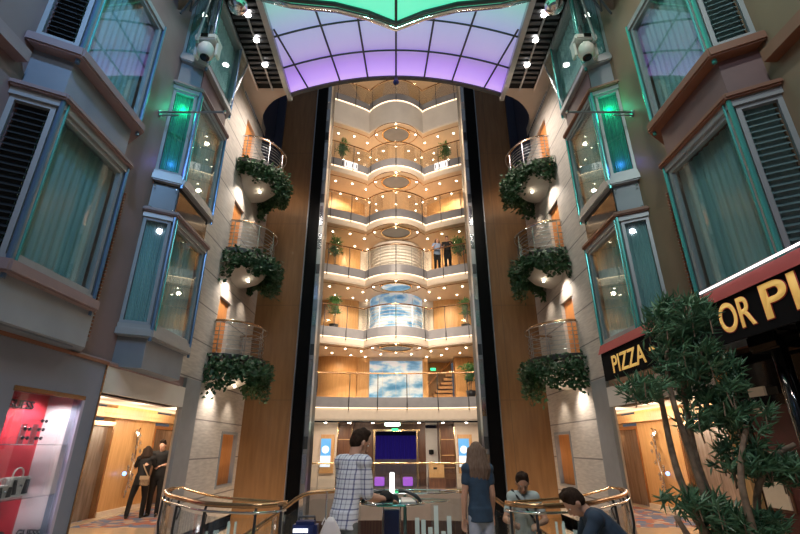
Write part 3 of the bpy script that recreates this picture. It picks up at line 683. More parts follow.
# ------------------------------------------------------------------ semicircular side balconies with ivy
def leafmesh(m,c,d,n,L,W):
    d=d.normalized(); w=d.cross(n)
    if w.length<1e-3: w=d.cross(Vector((1,0,0)))
    w.normalize(); nn=w.cross(d)
    m.add([c,c+d*L*.45+w*W-nn*L*.08,c+d*L,c+d*L*.45-w*W-nn*L*.08],[(0,1,2),(0,2,3)])
LV=['lowest','middle','highest']
for s in (-1,1):
    q=-s
    for k in range(3):
        z=BZ[k]; c=(-4.26,11.2); r=.87; sd=SIDE[s]
        t=thing('side_balcony',f'{LV[k]} of three round hoop-railed balconies on the {sd} stone wall, with white bowl','balcony',(s*4.26,11.3,z-.45))
        a=(-PI/2,PI/2)
        m=MB(q); m.lathe((c[0],c[1],z),[(.02,-.50),(.32,-.47),(.60,-.32),(.79,-.1),(.85,.0),(.85,.06),(0,.06)],28,*a); m.build('bowl','bowl_white',t,smooth=True)
        arc=[(c[0]+r*math.cos(v),c[1]+r*math.sin(v)) for v in lin(*a,25)]
        for j in range(7):
            rr=r+.03*math.sin(j*.6)
            MB(q).tube([(c[0]+rr*math.cos(v),c[1]+rr*math.sin(v),z+.22+j*.105) for v in lin(*a,25)],.0075,5).build('hoop','steel',t,smooth=True)
        MB(q).tube([(x,y,z+1.0) for x,y in arc],.03,8).build('handrail','bronze',t,smooth=True)
        MB(q).tube([(c[0]+(r+.09)*math.cos(v),c[1]+(r+.09)*math.sin(v),z+.93) for v in lin(*a,25)],.014,6).build('outer_rail','chrome',t,smooth=True)
        for v in lin(-1.45,1.45,5): 
            x,y=c[0]+math.cos(v)*r,c[1]+math.sin(v)*r; MB(q).tube([(x,y,z+.05),(x,y,z+1.0)],.012,6).build('post','steel',t)
        MB(q).ball((c[0]+.42,c[1]-.25,z-.46),.03,10,6).build('lamp','lamp_warm',t)
        f=thing('trailing_ivy',f'dark green ivy trailing around the {LV[k]} round balcony of the {sd} stone wall','plant',(s*4.26,11.3,z+.1))
        random.seed(50+k*2+(s>0))
        m=MB(q)
        for i in range(2300):
            v=random.uniform(-PI/2,PI/2); dz=random.triangular(-.75,.28,-.02)
            hang=.50+.30*math.sin(v*3.1+k)+.18*math.sin(v*7.3+k*2+s)
            if dz<-hang: dz=-hang*random.random()
            rr=r+.06+random.uniform(-.10,.24)*(1 if dz>-.2 else .8)
            p=Vector((c[0]+rr*math.cos(v),c[1]+rr*math.sin(v),z+dz-.07))
            d=Vector((math.cos(v)*random.uniform(.1,1),math.sin(v)*random.uniform(.1,1),random.uniform(-1,.5)))+Vector([random.uniform(-.5,.5)]*3)
            leafmesh(m,p,d,Vector((math.cos(v),math.sin(v),random.uniform(0,1))),random.uniform(.08,.15),random.uniform(.03,.05))
        m.build('foliage','leaf_ivy',f)
        m=MB(q); m.lathe((c[0],c[1],z),[(r+.0,.06),(r+.12,.08),(r+.12,.2),(r,.2)],28,*a); m.build('planter','pot_dark',f)
        m=MB(q)
        for i in range(14):
            v=lin(-1.5,1.5,14)[i]; rr=r+.12
            m.tube([(c[0]+rr*math.cos(v),c[1]+rr*math.sin(v),z+.15),(c[0]+(rr+.06)*math.cos(v),c[1]+(rr+.06)*math.sin(v),z),(c[0]+(rr+.02)*math.cos(v),c[1]+(rr+.02)*math.sin(v),z-.3-.1*math.sin(i*2))],.006,4)
        m.build('stem','bark',f)
        light('SPOT',(s*3.90,10.62,z-.50),60,(1,.88,.74),.04,(s*.55,-.05,-1),110,.9)
        light('SPOT',(s*3.9,11.8,z-.5),24,(1,.87,.70),.04,(s*.2,.1,-1),95,.9)
        light('SPOT',(s*3.5,10.5,z+1.9),30,(1,.84,.66),.04,(s*.9,.25,-.9),60,.9)
    light('SPOT',(s*3.5,12.1,3.0),26,(1,.84,.66),.04,(s*.8,.05,-1.6),50,.9)
    t=thing('niche_frame','pale frame around the orange lit niche low in the '+SIDE[s]+' stone wall','frame',(s*4.25,12.26,.7))
    for (y0,y1,z0,z1) in ((11.68,11.74,.68,1.96),(12.78,12.84,.68,1.96),(11.74,12.78,.68,.74),(11.74,12.78,1.90,1.96)):
        MB(q).box(-4.56,-4.24,y0,y1,z0,z1).build('bar','frame_grey',t)
    light('POINT',(s*2.4,10.8,-1.9),90,(1,.85,.7),.15)
    # lights aimed to the brown wall, then added fill for stone and decks
    light('SPOT',(s*3.5,12.2,-2.6),500,(1,.72,.42),.2,(0,.25,1),80,1)
    light('SPOT',(s*3.6,11.0,9.0),120,(1,.75,.5),.2,(0,1,-.6),120,1)
    light('SPOT',(s*2.6,9.9,10.6),330,(1,.88,.76),.2,(s*.75,.30,-1),120,1)
    for e_,pw in ((-.85,2700),(-.35,1700),(.15,1150),(.7,1200)): light('SPOT',(s*1.4,10.2,11.0),pw,(1,.80,.60),.1,(-s*.10,1,e_),50,.7)  # added fill: unseen spots by the canopy end brighten the deck fronts

# ------------------------------------------------------------------ lift alcoves
for s in (-1,1):
    q=-s; sd=SIDE[s]
    for i,(y0,y1) in enumerate(((10.2,12.3),(14.4,15.9))):
        t=thing('lift_door','bronze lift door '+('nearer the camera' if i==0 else 'farther back')+' in the '+sd+' lobby alcove','door',(s*7.35,(y0+y1)/2,0))
        ym=(y0+y1)/2
        MB(q).box(-7.5,-7.40,y0+.07,ym-.01,0,2.1).build('leaf','elev_door',t); MB(q).box(-7.5,-7.40,ym+.01,y1-.07,0,2.1).build('leaf','elev_door',t)
        for a,b2 in ((y0,y0+.07),(y1-.07,y1)): MB(q).box(-7.5,-7.27,a,b2,0,2.2).build('jamb','bronze',t)
        MB(q).box(-7.5,-7.27,y0+.07,y1-.07,2.1,2.2).build('lintel','bronze',t)
    MB(q)
    t=thing('cove_lamp','warm glowing light cove along the ceiling of the '+sd+' lift alcove','cove light',(s*7.1,11.5,2.42))
    MB(q).box(-7.28,-7.02,8,15.9,2.41,2.46).build('strip','cove',t)
    MB(q).box(-7.02,-6.98,8,15.9,2.38,2.50).build('lip','wood_light',t)
    for y in (10.0,11.8,13.6): light('POINT',(s*6.2,y,2.35),48,(1,.86,.68),.15)
    light('POINT',(s*5.6,7.6,2.3),12,(1,.8,.58),.15)
    t=thing('wall_sculpture','silvery flower branch sculpture on the wood wall of the '+sd+' lift alcove','sculpture',(s*7.25,13.4,.5))
    random.seed(3); 
    MB(q).tube(smooth_path([(-7.22,13.3,.35),(-7.2,13.35,.9),(-7.24,13.5,1.3),(-7.2,13.35,1.9),(-7.22,13.45,2.1)],5),.02,6).build('stem','chrome',t)
    for i in range(16):
        zz=.5+i*.1; p=Vector((-7.2,13.38+random.uniform(-.22,.22),zz)); m=MB(q)
        for j in range(6):
            a=j*PI/3; leafmesh(m,p,Vector((.3,math.cos(a),math.sin(a))),Vector((1,0,0)),.085,.022)
        m.build('flower','silver_part',t)
    MB(q).ball((-7.17,13.0,.95),.05,8,6).build('blue_lamp','led_blue',t)
    o=origin_to(MB(q).box(-5.2,-4.9,8.35,8.38,2.34,2.44).build('exit_sign','safety_green'),(s*5.05,8.36,2.44)); tag(o,'green exit sign under the header of the '+sd+' lift alcove','sign')
    o.location=(s*4.5,7.42,2.44); 
    t=thing('ceiling_camera','small grey dome beside the green exit sign in the '+sd+' lift alcove','camera',(s*4.62,7.35,2.5))
    MB(q).tube([(-4.62,7.2,2.42),(-4.62,7.2,2.62)],.05,10).build('mount','frame_grey',t); MB(q).ball((-4.62,7.2,2.40),.06,12,8).build('dome','steel',t,smooth=True)
# ------------------------------------------------------------------ shop display case, left
t=thing('display_case','blue-grey framed shop display case with a red lit interior, at the left edge','display case',(-4.35,5.5,0))
m=MB(); xf=-4.10
m.box(-4.24,xf,2.0,4.96,0,2.68); m.box(-4.24,xf,6.12,6.40,0,2.68); m.box(-4.24,xf,4.96,6.12,2.22,2.68); m.box(-4.24,xf,4.96,6.12,0,.45); m.build('surround','display_blue',t)
MB().box(-4.26,-4.07,2.0,6.42,2.68,2.72).build('top_trim','ledge_rust',t); MB().box(-4.24,-4.09,6.40,6.43,0,2.68).build('end_trim','bronze',t)
MB().box(-4.66,-4.62,4.2,6.24,.4,2.24).build('back_panel','display_red',t)
MB().box(-4.62,-4.24,6.20,6.24,.4,2.24).build('side_panel','display_white',t); MB().box(-4.62,-4.24,4.2,6.2,.40,.45).build('base_panel','display_white',t)
MB().box(-4.62,-4.12,4.96,6.2,2.23,2.28).build('ceiling_panel','wood_dark',t)
for (y0,y1,z0,z1) in ((4.94,6.12,2.17,2.22),(6.07,6.12,.45,2.17)): MB().box(-4.12,-4.085,y0,y1,z0,z1).build('window_frame','bronze' if z0>2 else 'lilac',t)
MB().box(-4.115,-4.105,4.96,6.07,.45,2.17).build('pane','glass_rail',t)
for z in (1.62,1.06): MB().box(-4.60,-4.16,4.4,6.12,z,z+.012).build('shelf','glass',t)
text_mesh('GUESS','lettering','ink',t,(-4.612,5.53,2.04),(0,1,0),(0,0,1),.10,.42,ext=.012,off=.008)
text_mesh('GUESS','lettering','ink',t,(-4.56,6.19,.60),(1,0,0),(0,0,1),.08,.28,ext=.01,off=.006)
light('SPOT',(-4.35,5.9,2.2),40,(1,.88,.88),.03,(-.1,0,-1),150,.6); light('SPOT',(-4.35,5.3,2.2),36,(1,.88,.88),.03,(-.1,0,-1),150,.6); light('SPOT',(-4.2,5.6,.5),14,(1,.88,.9),.05,(-.4,0,1),150,.6)
# sunglasses on their stand
t=thing('sunglasses_stand','clear riser holding sunglasses on the upper shelf of the red display','stand',(-4.4,5.75,1.632))
for y in (5.66,5.84): MB().box(-4.46,-4.40,y-.01,y+.01,1.632,1.86).build('post','glass_green',t)
def shades(y,z,label,x=-4.38):
    g=thing('sunglasses',label,'sunglasses',(x,y,z))
    for dy in (-.035,.035): MB().ball((x,y+dy,z),.03,12,6,(.25,1,.75)).build('lens','black_gloss',g,smooth=True)
    MB().tube([(x+.005,y-.008,z+.008),(x+.005,y+.008,z+.008)],.004,5).build('bridge','silver_part',g)
    for dy in (-.066,.066): MB().tube([(x,y+dy,z+.01),(x-.12,y+dy*.95,z+.01),(x-.14,y+dy*.95,z-.015)],.004,5).build('temple','silver_part',g)
for (y,z,l) in ((5.66,1.70,'sunglasses low on the left of the display riser'),(5.66,1.80,'sunglasses above the low left pair on the display riser'),(5.88,1.70,'sunglasses low on the right of the display riser'),(5.88,1.80,'sunglasses second from the bottom on the right of the display riser'),(5.90,1.90,'topmost pair of sunglasses on the display riser')): shades(y,z,l)
def bag(c,w,h,d,mat,label,handle=True,trim='bag_black'):
    g=thing('handbag',label,'handbag',c)
    x,y,z=c
    m=MB(); pts=[(y-w/2,z),(y+w/2,z),(y+w*.46,z+h*.9),(y+w*.36,z+h),(y-w*.36,z+h),(y-w*.46,z+h*.9)]
    m.slab([(x-d/2,a,b2) for a,b2 in pts],(d,0,0)); m.build('body',mat,g,bevel=.012)
    m=MB(); m.slab([(x+d/2+.002,y+dy*w,z+dz*h) for dy,dz in ((-.36,.12),(-.12,.12),(-.2,.85),(-.33,.85))],(.006,0,0)); m.slab([(x+d/2+.002,y+dy*w,z+dz*h) for dy,dz in ((.12,.12),(.38,.12),(.36,.85),(.18,.85))],(.006,0,0)); m.build('panel',trim,g)
    MB().tube([(x,y-w*.22,z+h)]+[(x,y-w*.22*math.cos(a),z+h+.35*h*math.sin(a)+.02) for a in lin(0,PI,11)]+[(x,y+w*.22,z+h)],.009,6).build('handle','bag_white',g,smooth=True)
    MB().ball((x+d/2+.01,y,z+h*.55),.014,8,6).build('clasp','silver_part',g)
bag((-4.38,5.72,1.073),.34,.21,.11,'bag_white','white handbag with dark panels on the lower shelf of the red display')
bag((-4.30,5.42,1.073),.24,.14,.10,'bag_white','small white bag beside the larger white handbag on the lower display shelf')
bag((-4.42,5.60,.451),.34,.28,.12,'bag_black','dark handbag standing on the floor of the red display',trim='silver_part')
# ------------------------------------------------------------------ pizzeria front, right
t=thing('awning','red awning with a black lettered valance over the pizzeria on the right','awning',(3.6,5,2.6))
XA=3.50
MB().slab([(XA,2.0,2.62),(XA,7.66,2.62),(XA,7.66,3.08),(XA,2.0,3.08)],(.03,0,0)).build('valance','valance_black',t)
MB().slab([(XA,7.66,2.62),(4.05,7.66,2.75),(4.05,7.66,3.3),(XA,7.66,3.08)],(0,-.02,0)).build('end_valance','valance_black',t)
MB().slab([(XA-.03,1.9,3.06),(XA-.03,7.70,3.06),(XA+.03,7.70,3.22),(XA+.03,1.9,3.22)],(.03,0,.01)).build('canopy_edge','awning_red',t)
MB().slab([(XA+.05,1.9,3.20),(XA+.05,7.7,3.20),(3.84,7.7,3.32),(3.84,1.9,3.32)],(0,0,.015)).build('canopy_top','awning_red',t)
MB().tube([(XA+.03,3.0,3.255),(XA+.03,4.95,3.255)],.012,6).build('neon_tube','led_white',t)
text_mesh('PIZZA','lettering','letter_yellow',t,(XA-.004,7.30,2.70),(0,-1,0),(0,0,1),.27,1.02,off=.012)
text_mesh('-','lettering','letter_yellow',t,(XA-.004,6.16,2.83),(0,-1,0),(0,0,1),.045,.14)
text_mesh('OR','lettering','letter_yellow',t,(XA-.006,4.70,2.71),(0,-1,0),(0,0,1),.31,.48,off=.012)
text_mesh('PI','lettering','letter_yellow',t,(XA-.006,4.09,2.71),(0,-1,0),(0,0,1),.33,.42,off=.014)
text_mesh('OR','lettering_edge','letter_red',t,(XA-.001,4.71,2.70),(0,-1,0),(0,0,1),.325,.50,off=.03)
text_mesh('PI','lettering_edge','letter_red',t,(XA-.001,4.10,2.70),(0,-1,0),(0,0,1),.345,.44,off=.03)
t=thing('restaurant_front','black framed restaurant front with glossy columns under the awning','storefront',(3.9,4,0))
MB().box(4.10,4.2,1.5,5.75,0,2.62).build('back_wall','black_gloss',t)
for y in (2.2,3.05,3.35,3.75,4.0,4.5): MB().tube([(3.86,y,0),(3.86,y,2.9)],.075,14).build('column','black_gloss',t,smooth=True)
for y in (2.2,3.2,3.87,4.5): MB().box(3.70,4.0,y-.2,y+.2,2.5,2.68).build('capital','black_gloss',t,bevel=.02)
MB().box(3.86,4.1,1.5,5.7,2.0,2.1).build('beam','black_gloss',t); MB().box(4.05,4.09,1.6,3.0,.3,2.5).build('red_panel','store_red',t)
MB().box(4.05,4.09,4.15,5.4,.2,2.0).build('wine_panel','maroon_wall',t); MB().box(4.0,4.2,5.6,5.75,0,2.7).build('end_pier','wood_orange',t)
MB().box(3.80,4.1,1.5,5.7,.0,.35).build('plinth','black_gloss',t)
t=thing('menu_poster','beige poster in the dark restaurant front, low between the glossy columns','poster',(4.03,5.3,1.0))
MB().box(4.02,4.04,5.14,5.46,1.0,1.55).build('sheet','poster_beige',t); MB().box(4.035,4.049,5.11,5.49,.97,1.58).build('frame','wood_dark',t)
o=origin_to(MB().box(4.02,4.048,5.05,5.28,1.95,2.22).build('menu_board','poster_beige'),(4.03,5.15,1.95)); tag(o,'small tan board above the beige poster in the dark restaurant front','poster')
# ------------------------------------------------------------------ tree
def tree():
    t=thing('potted_tree','tall leafy evergreen tree with several bare trunks in front of the pizzeria','tree',(2.36,3.7,0))
    random.seed(11)
    MB().lathe((2.42,3.7,0),[(.30,0),(.36,.05),(.42,.55),(.46,.60),(.40,.60)],28).build('pot','pot_dark',t,smooth=True)
    MB().lathe((2.42,3.7,.52),[(0,0),(.40,0),(.40,.03),(0,.03)],20).build('soil','soil',t)
    stems=[[(2.38,3.66,.5),(2.22,3.66,.95),(2.12,3.7,1.4),(2.12,3.72,1.9),(2.13,3.7,2.15)],
           [(2.42,3.70,.5),(2.32,3.70,1.0),(2.25,3.7,1.5),(2.2,3.7,2.0),(2.24,3.7,2.35)],
           [(2.47,3.72,.5),(2.40,3.75,1.0),(2.33,3.78,1.5),(2.34,3.75,2.1),(2.32,3.7,2.45)],
           [(2.52,3.66,.5),(2.50,3.6,1.0),(2.50,3.58,1.4),(2.62,3.55,1.75)],
           [(2.55,3.72,.5),(2.62,3.7,.95),(2.66,3.7,1.25),(2.8,3.66,1.5),(2.98,3.6,1.62)],
           [(2.30,3.62,.5),(2.12,3.6,.85),(1.98,3.6,1.15)]]
    for P in stems:
        pp=smooth_path(P,6); MB().tube(pp,[.034-.018*i/len(pp) for i in range(len(pp))],8).build('trunk','bark',t,smooth=True)
    # crown masses measured from the photo: (x,z,rx,rz,n)
    def wx(px,py,Y=3.7):
        th=R(21.9); v=(267-py)/448; zr=(math.sin(th)+v*math.cos(th))/(math.cos(th)-v*math.sin(th))*Y
        dep=Y*math.cos(th)+zr*math.sin(th); return ((px-396)/448*dep, zr+1.6)
    blobs=[(674,318,40,28,260),(680,357,34,30,230),(638,386,24,14,80),(705,375,38,34,190),(718,402,28,22,90),(692,416,18,14,40),
           (740,420,26,24,70),(735,455,30,20,90),(765,462,28,20,110),(676,498,16,12,26),(700,505,26,20,60),(725,520,32,16,110),(755,522,26,14,80),(780,470,22,14,46),(668,305,14,12,20)]
    fol=MB(); tw=MB()
    for bx,by,rx,rz,n in blobs:
        for i in range(int(n*.5)):
            a=random.uniform(0,2*PI); rr=math.sqrt(random.random()); px=bx+5+rx*rr*math.cos(a)*.80; py=by+4+rz*rr*math.sin(a)*.80
            Y=3.7+random.uniform(-.22,.22)*math.sqrt(max(.1,1-rr*rr))
            x,z=wx(px,py,3.7); p=Vector((x,Y,z))
            ax=Vector((random.uniform(-1,1),random.uniform(-.9,.4),random.uniform(-.1,1.1))).normalized()
            if i%5==0: tw.tube([p-ax*.02+Vector((0,.0,-.10)),p],.005,4)
            for j in range(9):
                d=(ax*.9+Vector((random.gauss(0,.65),random.gauss(0,.65),random.gauss(0,.55)))).normalized()
                leafmesh(fol,p+ax*random.uniform(-.05,.03),d,Vector((random.uniform(-.3,.3),-1,.4)),random.uniform(.075,.14),random.uniform(.007,.011))
    fol.build('foliage','leaf',t); tw=tw.build('twigs','bark',t); tw['kind']='stuff'
tree()
# potted plants on the curved decks
def palm(x,y,z,h,label,seed,n=90,spread=.34):
    random.seed(seed)
    t=thing('potted_plant',label,'plant',(x,y,z))
    MB().lathe((x,y,z+.061),[(.0,0),(.16,0),(.21,.28),(.18,.28)],14).build('pot','pot_dark',t,smooth=True)
    for dx in (-.05,.04): MB().tube([(x+dx*.4,y,z+.25),(x+dx,y,z+h*.5),(x+dx*2.2,y,z+h*.72)],.018,6).build('trunk','bark',t)
    m=MB()
    for i in range(n):
        c=Vector((x+random.gauss(0,spread*.35),y+random.gauss(0,.12),z+h*random.uniform(.5,.92)))
        for j in range(4): leafmesh(m,c,Vector((random.gauss(0,1),random.gauss(0,1),random.gauss(.1,.7))),Vector((0,-1,.5)),random.uniform(.12,.24),.028)
    m.build('foliage','leaf_palm',t)
palm(-2.72,19.1,ZK[1],1.75,'potted palm at the left end of the second curved deck',1)
palm(-2.82,19.1,ZK[2],1.9,'potted palm at the left end of the third curved deck',2)
palm(-2.75,19.1,ZK[4],1.9,'potted palm at the left end of the fifth curved deck',3)
palm(2.92,19.1,ZK[2],1.9,'bushy potted tree at the right end of the third curved deck, beside two people',4,110,.45)
palm(3.05,19.1,ZK[1],1.6,'slim potted plant at the right end of the second curved deck',5,50,.2)
palm(3.10,19.1,ZK[0],1.55,'potted plant at the right end of the first curved deck',6)
palm(2.5,19.1,ZK[4],1.7,'potted plant at the right end of the fifth curved deck',7)
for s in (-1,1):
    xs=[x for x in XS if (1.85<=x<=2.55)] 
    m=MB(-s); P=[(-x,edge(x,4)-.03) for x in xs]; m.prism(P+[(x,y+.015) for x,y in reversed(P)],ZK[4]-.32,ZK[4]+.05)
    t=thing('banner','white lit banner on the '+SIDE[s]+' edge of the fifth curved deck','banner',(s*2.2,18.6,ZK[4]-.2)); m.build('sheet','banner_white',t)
    for i,x in enumerate((1.95,2.15,2.4,2.58)):
        MB(-s).box(-x-.02,-x+.02,edge(x,4)-.045,edge(x,4)-.031,ZK[4]-.26,ZK[4]-.05-.03*(i%2)).build('mark','ink',t)

# ------------------------------------------------------------------ balustrades of the stair well
def balustrade(s):
    q=-s; sd=SIDE[s]
    t=thing('balustrade','curved bronze topped glass balustrade at the '+sd+' side of the stair well','balustrade',(s*2,5,0))
    P=smooth_path([(-1.06,4.86,0),(-1.14,4.70,0),(-1.35,4.62,0),(-1.80,4.79,0),(-2.19,5.20,0),(-2.55,5.62,0),(-2.82,6.12,0),(-2.90,6.5,0)],8)
    U=lambda dz,d=0:[Vector((p.x,p.y,dz)) for p in P]
    MB(q).tube(U(1.1),.024,10).build('handrail','bronze',t,smooth=True)
    c=Vector((-1.6,6.5,0))
    MB(q).tube([Vector((p.x,p.y,1.045))+(c-p).normalized()*-.03 for p in P],.012,6).build('lower_rail','chrome',t,smooth=True)
    MB(q).tube(smooth_path([(-2.9,6.5,1.1),(-2.84,6.66,1.1),(-2.70,6.40,1.1),(-2.0,5.5,1.1),(-1.55,5.15,1.1),(-1.25,4.98,1.1),(-1.06,4.86,1.1)],6),.015,8).build('inner_handrail','gold',t,smooth=True)
    m=MB(q)
    for a,b2 in zip(P,P[1:]): m.slab([(a.x,a.y,.05),(b2.x,b2.y,.05),(b2.x,b2.y,1.0),(a.x,a.y,1.0)],(0,.012,0))
    m.build('glass_panel','glass_rail',t)
    for i in (4,14,24,34,44,54):
        p=P[i]; d=(c-p).normalized()
        MB(q).tube([p+Vector((0,0,0)),p+d*.04+Vector((0,0,.4)),p-d*.03+Vector((0,0,.8)),p-d*.02+Vector((0,0,1.03)),p+Vector((0,0,1.08))],.013,8).build('post','dark_metal',t,smooth=True)
        MB(q).tube([p-d*.03+Vector((0,0,1.045)),p+d*.03+Vector((0,0,1.0)),p+Vector((0,0,.9))],.008,6).build('bracket','dark_metal',t,smooth=True)
    # stair with its own rails
    t=thing('staircase','stair flight descending from the centre platform on the '+sd+' side','staircase',(s*2,8,0))
    for i in range(9): MB(q).box(-1.76-(i+1)*.28,-1.76-i*.28,6.6,7.5,-.17*(i+1)-.06,-.17*(i+1)).build('step','fascia_taupe',t)
    MB(q).slab([(-1.76,7.5,0),(-1.76,7.5,-.3),(-4.2,7.5,-1.8),(-4.2,7.5,-1.5)],(0,.04,0)).build('stringer','fascia_taupe',t)
    MB(q).tube(smooth_path([(-.45,7.3,1.0),(-1.0,7.3,1.0),(-1.35,7.25,.95),(-1.75,7.2,.68),(-2.4,7.15,.28),(-3.8,7.1,-.58)],6),.03,8).build('handrail','bronze',t,smooth=True)
    MB(q).tube([(-1.78,6.62,.62),(-3.8,6.62,-.60)],.022,8).build('handrail','bronze',t,smooth=True)
    for x,z in ((-1.0,1.0),(-1.75,.68),(-2.4,.28),(-3.1,-.15)): MB(q).tube([(x,7.25,z-.9 if x<-1.76 else 0.0),(x,7.25,z)],.014,6).build('baluster','chrome',t)
    MB(q).slab([(-.5,7.27,.1),(-1.2,7.27,.1),(-1.75,7.22,-.0),(-2.4,7.2,-.35),(-2.4,7.2,.2),(-1.75,7.22,.6),(-1.2,7.27,.9),(-.5,7.27,.92)],(0,.01,0)).build('glass_panel','glass_rail',t)
    t=thing('glass_tube_sculpture','cluster of tall frosted glass tubes rising from the lower deck behind the '+sd+' balustrade','sculpture',(s*2.05,6.1,-3))
    random.seed(5)
    for i in range(9):
        a=i*2.4; r_=.03+.035*math.sqrt(i); h=.35+.45*random.random()
        MB(q).tube([(-2.08+r_*1.4*math.cos(a),6.05+r_*math.sin(a),-3),(-2.08+r_*1.4*math.cos(a),6.05+r_*math.sin(a),h)],.016,8).build('tube','frost_glass',t,smooth=True)
    MB(q).lathe((-2.08,6.05,-3),[(0,0),(.3,0),(.28,.08),(0,.08)],16).build('base','steel',t)
for s in (-1,1): balustrade(s)
# far rail of the well
t=thing('balustrade','long brass topped glass balustrade along the far edge of the stair well','balustrade',(0,19.6,0))
Pf=[(x,19.66-.5*(x/4.4)**2) for x in lin(-3.9,3.9,31)]
MB().tube([(x,y+.1,1.0) for x,y in Pf],.035,8).build('handrail','gold',t,smooth=True)
MB().prism([(x,y+.1) for x,y in Pf]+[(x,y+.112) for x,y in reversed(Pf)],.05,.95).build('glass_panel','glass_rail',t)
for x in (-3.1,-2.0,-.9,.2,1.3,2.4,3.4): MB().tube([(x,19.76-.5*(x/4.4)**2,0),(x,19.76-.5*(x/4.4)**2,1.0)],.015,6).build('post','chrome',t)
# glass sculpture right of the console
t=thing('glass_fountain','group of upright pale glass plates glowing on the platform, right of the glass console','sculpture',(.45,6.0,0))
random.seed(9)
for i in range(6):
    x=.22+i*.075; h_=.7+.3*random.random(); MB().slab([(x,5.9+.05*(i%2),.1),(x+.05,5.9+.05*(i%2),.1),(x+.05,5.9+.05*(i%2),h_),(x,5.9+.05*(i%2),h_)],(0,.03,0)).build('plate','frost_glass',t)
MB().box(.18,.70,5.8,6.05,0,.1).build('base','steel',t)
# glass console
def console():
    t=thing('glass_console','small half-oval glass topped console with dark curved arms in the centre of the foreground','console',(-.04,5.25,0))
    cx,cy=-.045,5.25
    el=lambda rx,ry,n=40:[(cx+rx*math.cos(a),cy+ry*math.sin(a)) for a in lin(0,2*PI,n+1)[:-1]]
    MB().prism(el(.33,.22),1.05,1.068).build('top','glass_green',t)
    m=MB(); m.tube([(x,y,1.058) for x,y in el(.335,.225)],.013,6,closed=True); m.build('edge','chrome',t,smooth=True)
    m=MB(); m.tube([(cx+.30*math.sin(a),cy-.232*math.cos(a),1.058) for a in lin(-.5,.5,9)],.012,6); m.build('green_edge','trim_teal',t,smooth=True)
    m=MB(); m.prism([(cx-.075,cy-.05),(cx+.075,cy-.05),(cx+.09,cy+.06),(cx-.09,cy+.06)],0,1.0); m.build('column','navy_plastic',t)
    for x in (-.088,.088): MB().tube([(cx+x,cy-.06,0),(cx+x,cy-.06,1.048)],.010,6).build('column_trim','chrome',t)
    for s in (-1,1): MB().tube(smooth_path([(cx+s*.31,cy-.02,1.07),(cx+s*.25,cy,1.125),(cx+s*.16,cy+.02,1.165),(cx+s*.07,cy+.03,1.17)],5),[.012,.014,.016,.018,.02,.02,.02,.02,.02,.02,.02,.02,.02,.02,.02,.02],8).build('arm','table_black',t,smooth=True)
    m=MB(); m.slab([(cx-.085,cy-.04,1.07),(cx+.085,cy-.04,1.07),(cx+.06,cy-.02,1.14),(cx-.06,cy-.02,1.14)],(0,.08,0)); m.build('screen_base','table_black',t,bevel=.006)
    for s in (-1,1):
        MB().slab([(cx+s*.10,cy-.09,1.07),(cx+s*.25,cy-.09,1.07),(cx+s*.2,cy+.05,1.10),(cx+s*.10,cy+.05,1.10)],(0,0,.01)).build('price_card','bag_white',t)
    l=thing('light_box','upright glowing white light box standing on the glass console','lamp',(cx,cy+.02,1.14))
    MB().box(cx-.022,cx+.028,cy,cy+.04,1.145,1.35).build('shade','glow_white',l,bevel=.006); MB().box(cx-.035,cx+.04,cy-.01,cy+.05,1.137,1.148).build('foot','chrome',l)
    t=thing('oval_counter','wide oval glass counter with a chrome rim behind the glass console','counter',(.15,6.9,0))
    c2=(.12,6.75); MB().prism([(c2[0]+.72*math.cos(a),c2[1]+.28*math.sin(a)) for a in lin(0,2*PI,41)[:-1]],1.03,1.045).build('top','glass_green',t)
    MB().tube([(c2[0]+.725*math.cos(a),c2[1]+.285*math.sin(a),1.038) for a in lin(0,2*PI,41)[:-1]],.014,6,closed=True).build('rim','chrome',t,smooth=True)
    MB().tube([(c2[0]+.6*math.cos(a),c2[1]+.22*math.sin(a),.93) for a in lin(0,2*PI,41)[:-1]],.012,6,closed=True).build('lower_rim','chrome',t,smooth=True)
    MB().lathe((c2[0],c2[1],0),[(.2,0),(.2,.03),(.03,.08),(.02,1.03)],20).build('pedestal','dark_metal',t,smooth=True)
console()
# bags by the man
t=thing('plastic_bag','crumpled white plastic bag hanging beside the man in the checked shirt','bag',(-.62,4.62,.5))
m=MB(); random.seed(4)
prof=[(.02,.42),(.045,.38),(.075,.30),(.10,.15),(.10,.02),(.05,0)]
vs=[];n=16
for r_,z in prof:
    for i in range(n): a=2*PI*i/n; rr=1.25*r_*(1+.18*math.sin(3*a+z*9)); vs.append((-.58+rr*.9*math.cos(a),4.55+rr*.6*math.sin(a),.60+z))
m.add(vs,[(j*n+i,j*n+(i+1)%n,(j+1)*n+(i+1)%n,(j+1)*n+i) for j in range(5) for i in range(n)]+[tuple(range(n)),tuple(range(5*n,6*n))]); m.build('body','plastic_white',t,smooth=True)
MB().tube([(-.66,4.55,.96),(-.64,4.57,1.01),(-.62,4.55,.96)],.006,5).build('handle','plastic_white',t)
t=thing('trolley_case','dark navy case with a bright white label left of the checked-shirt man','case',(-.90,5.0,0))
MB().box(-.97,-.74,4.78,4.96,.08,.95).build('body','navy_plastic',t,bevel=.03)
MB().box(-.955,-.82,4.765,4.779,.865,.895).build('label','glow_white',t)
MB().tube([(-.93,4.9,.95),(-.93,4.9,.98),(-.78,4.9,.98),(-.78,4.9,.95)],.01,6).build('handle','dark_metal',t)
for x in (-.93,-.76): MB().tube([(x-.01,4.87,.04),(x+.01,4.87,.04)],.04,12).build('wheel','black_matte',t)
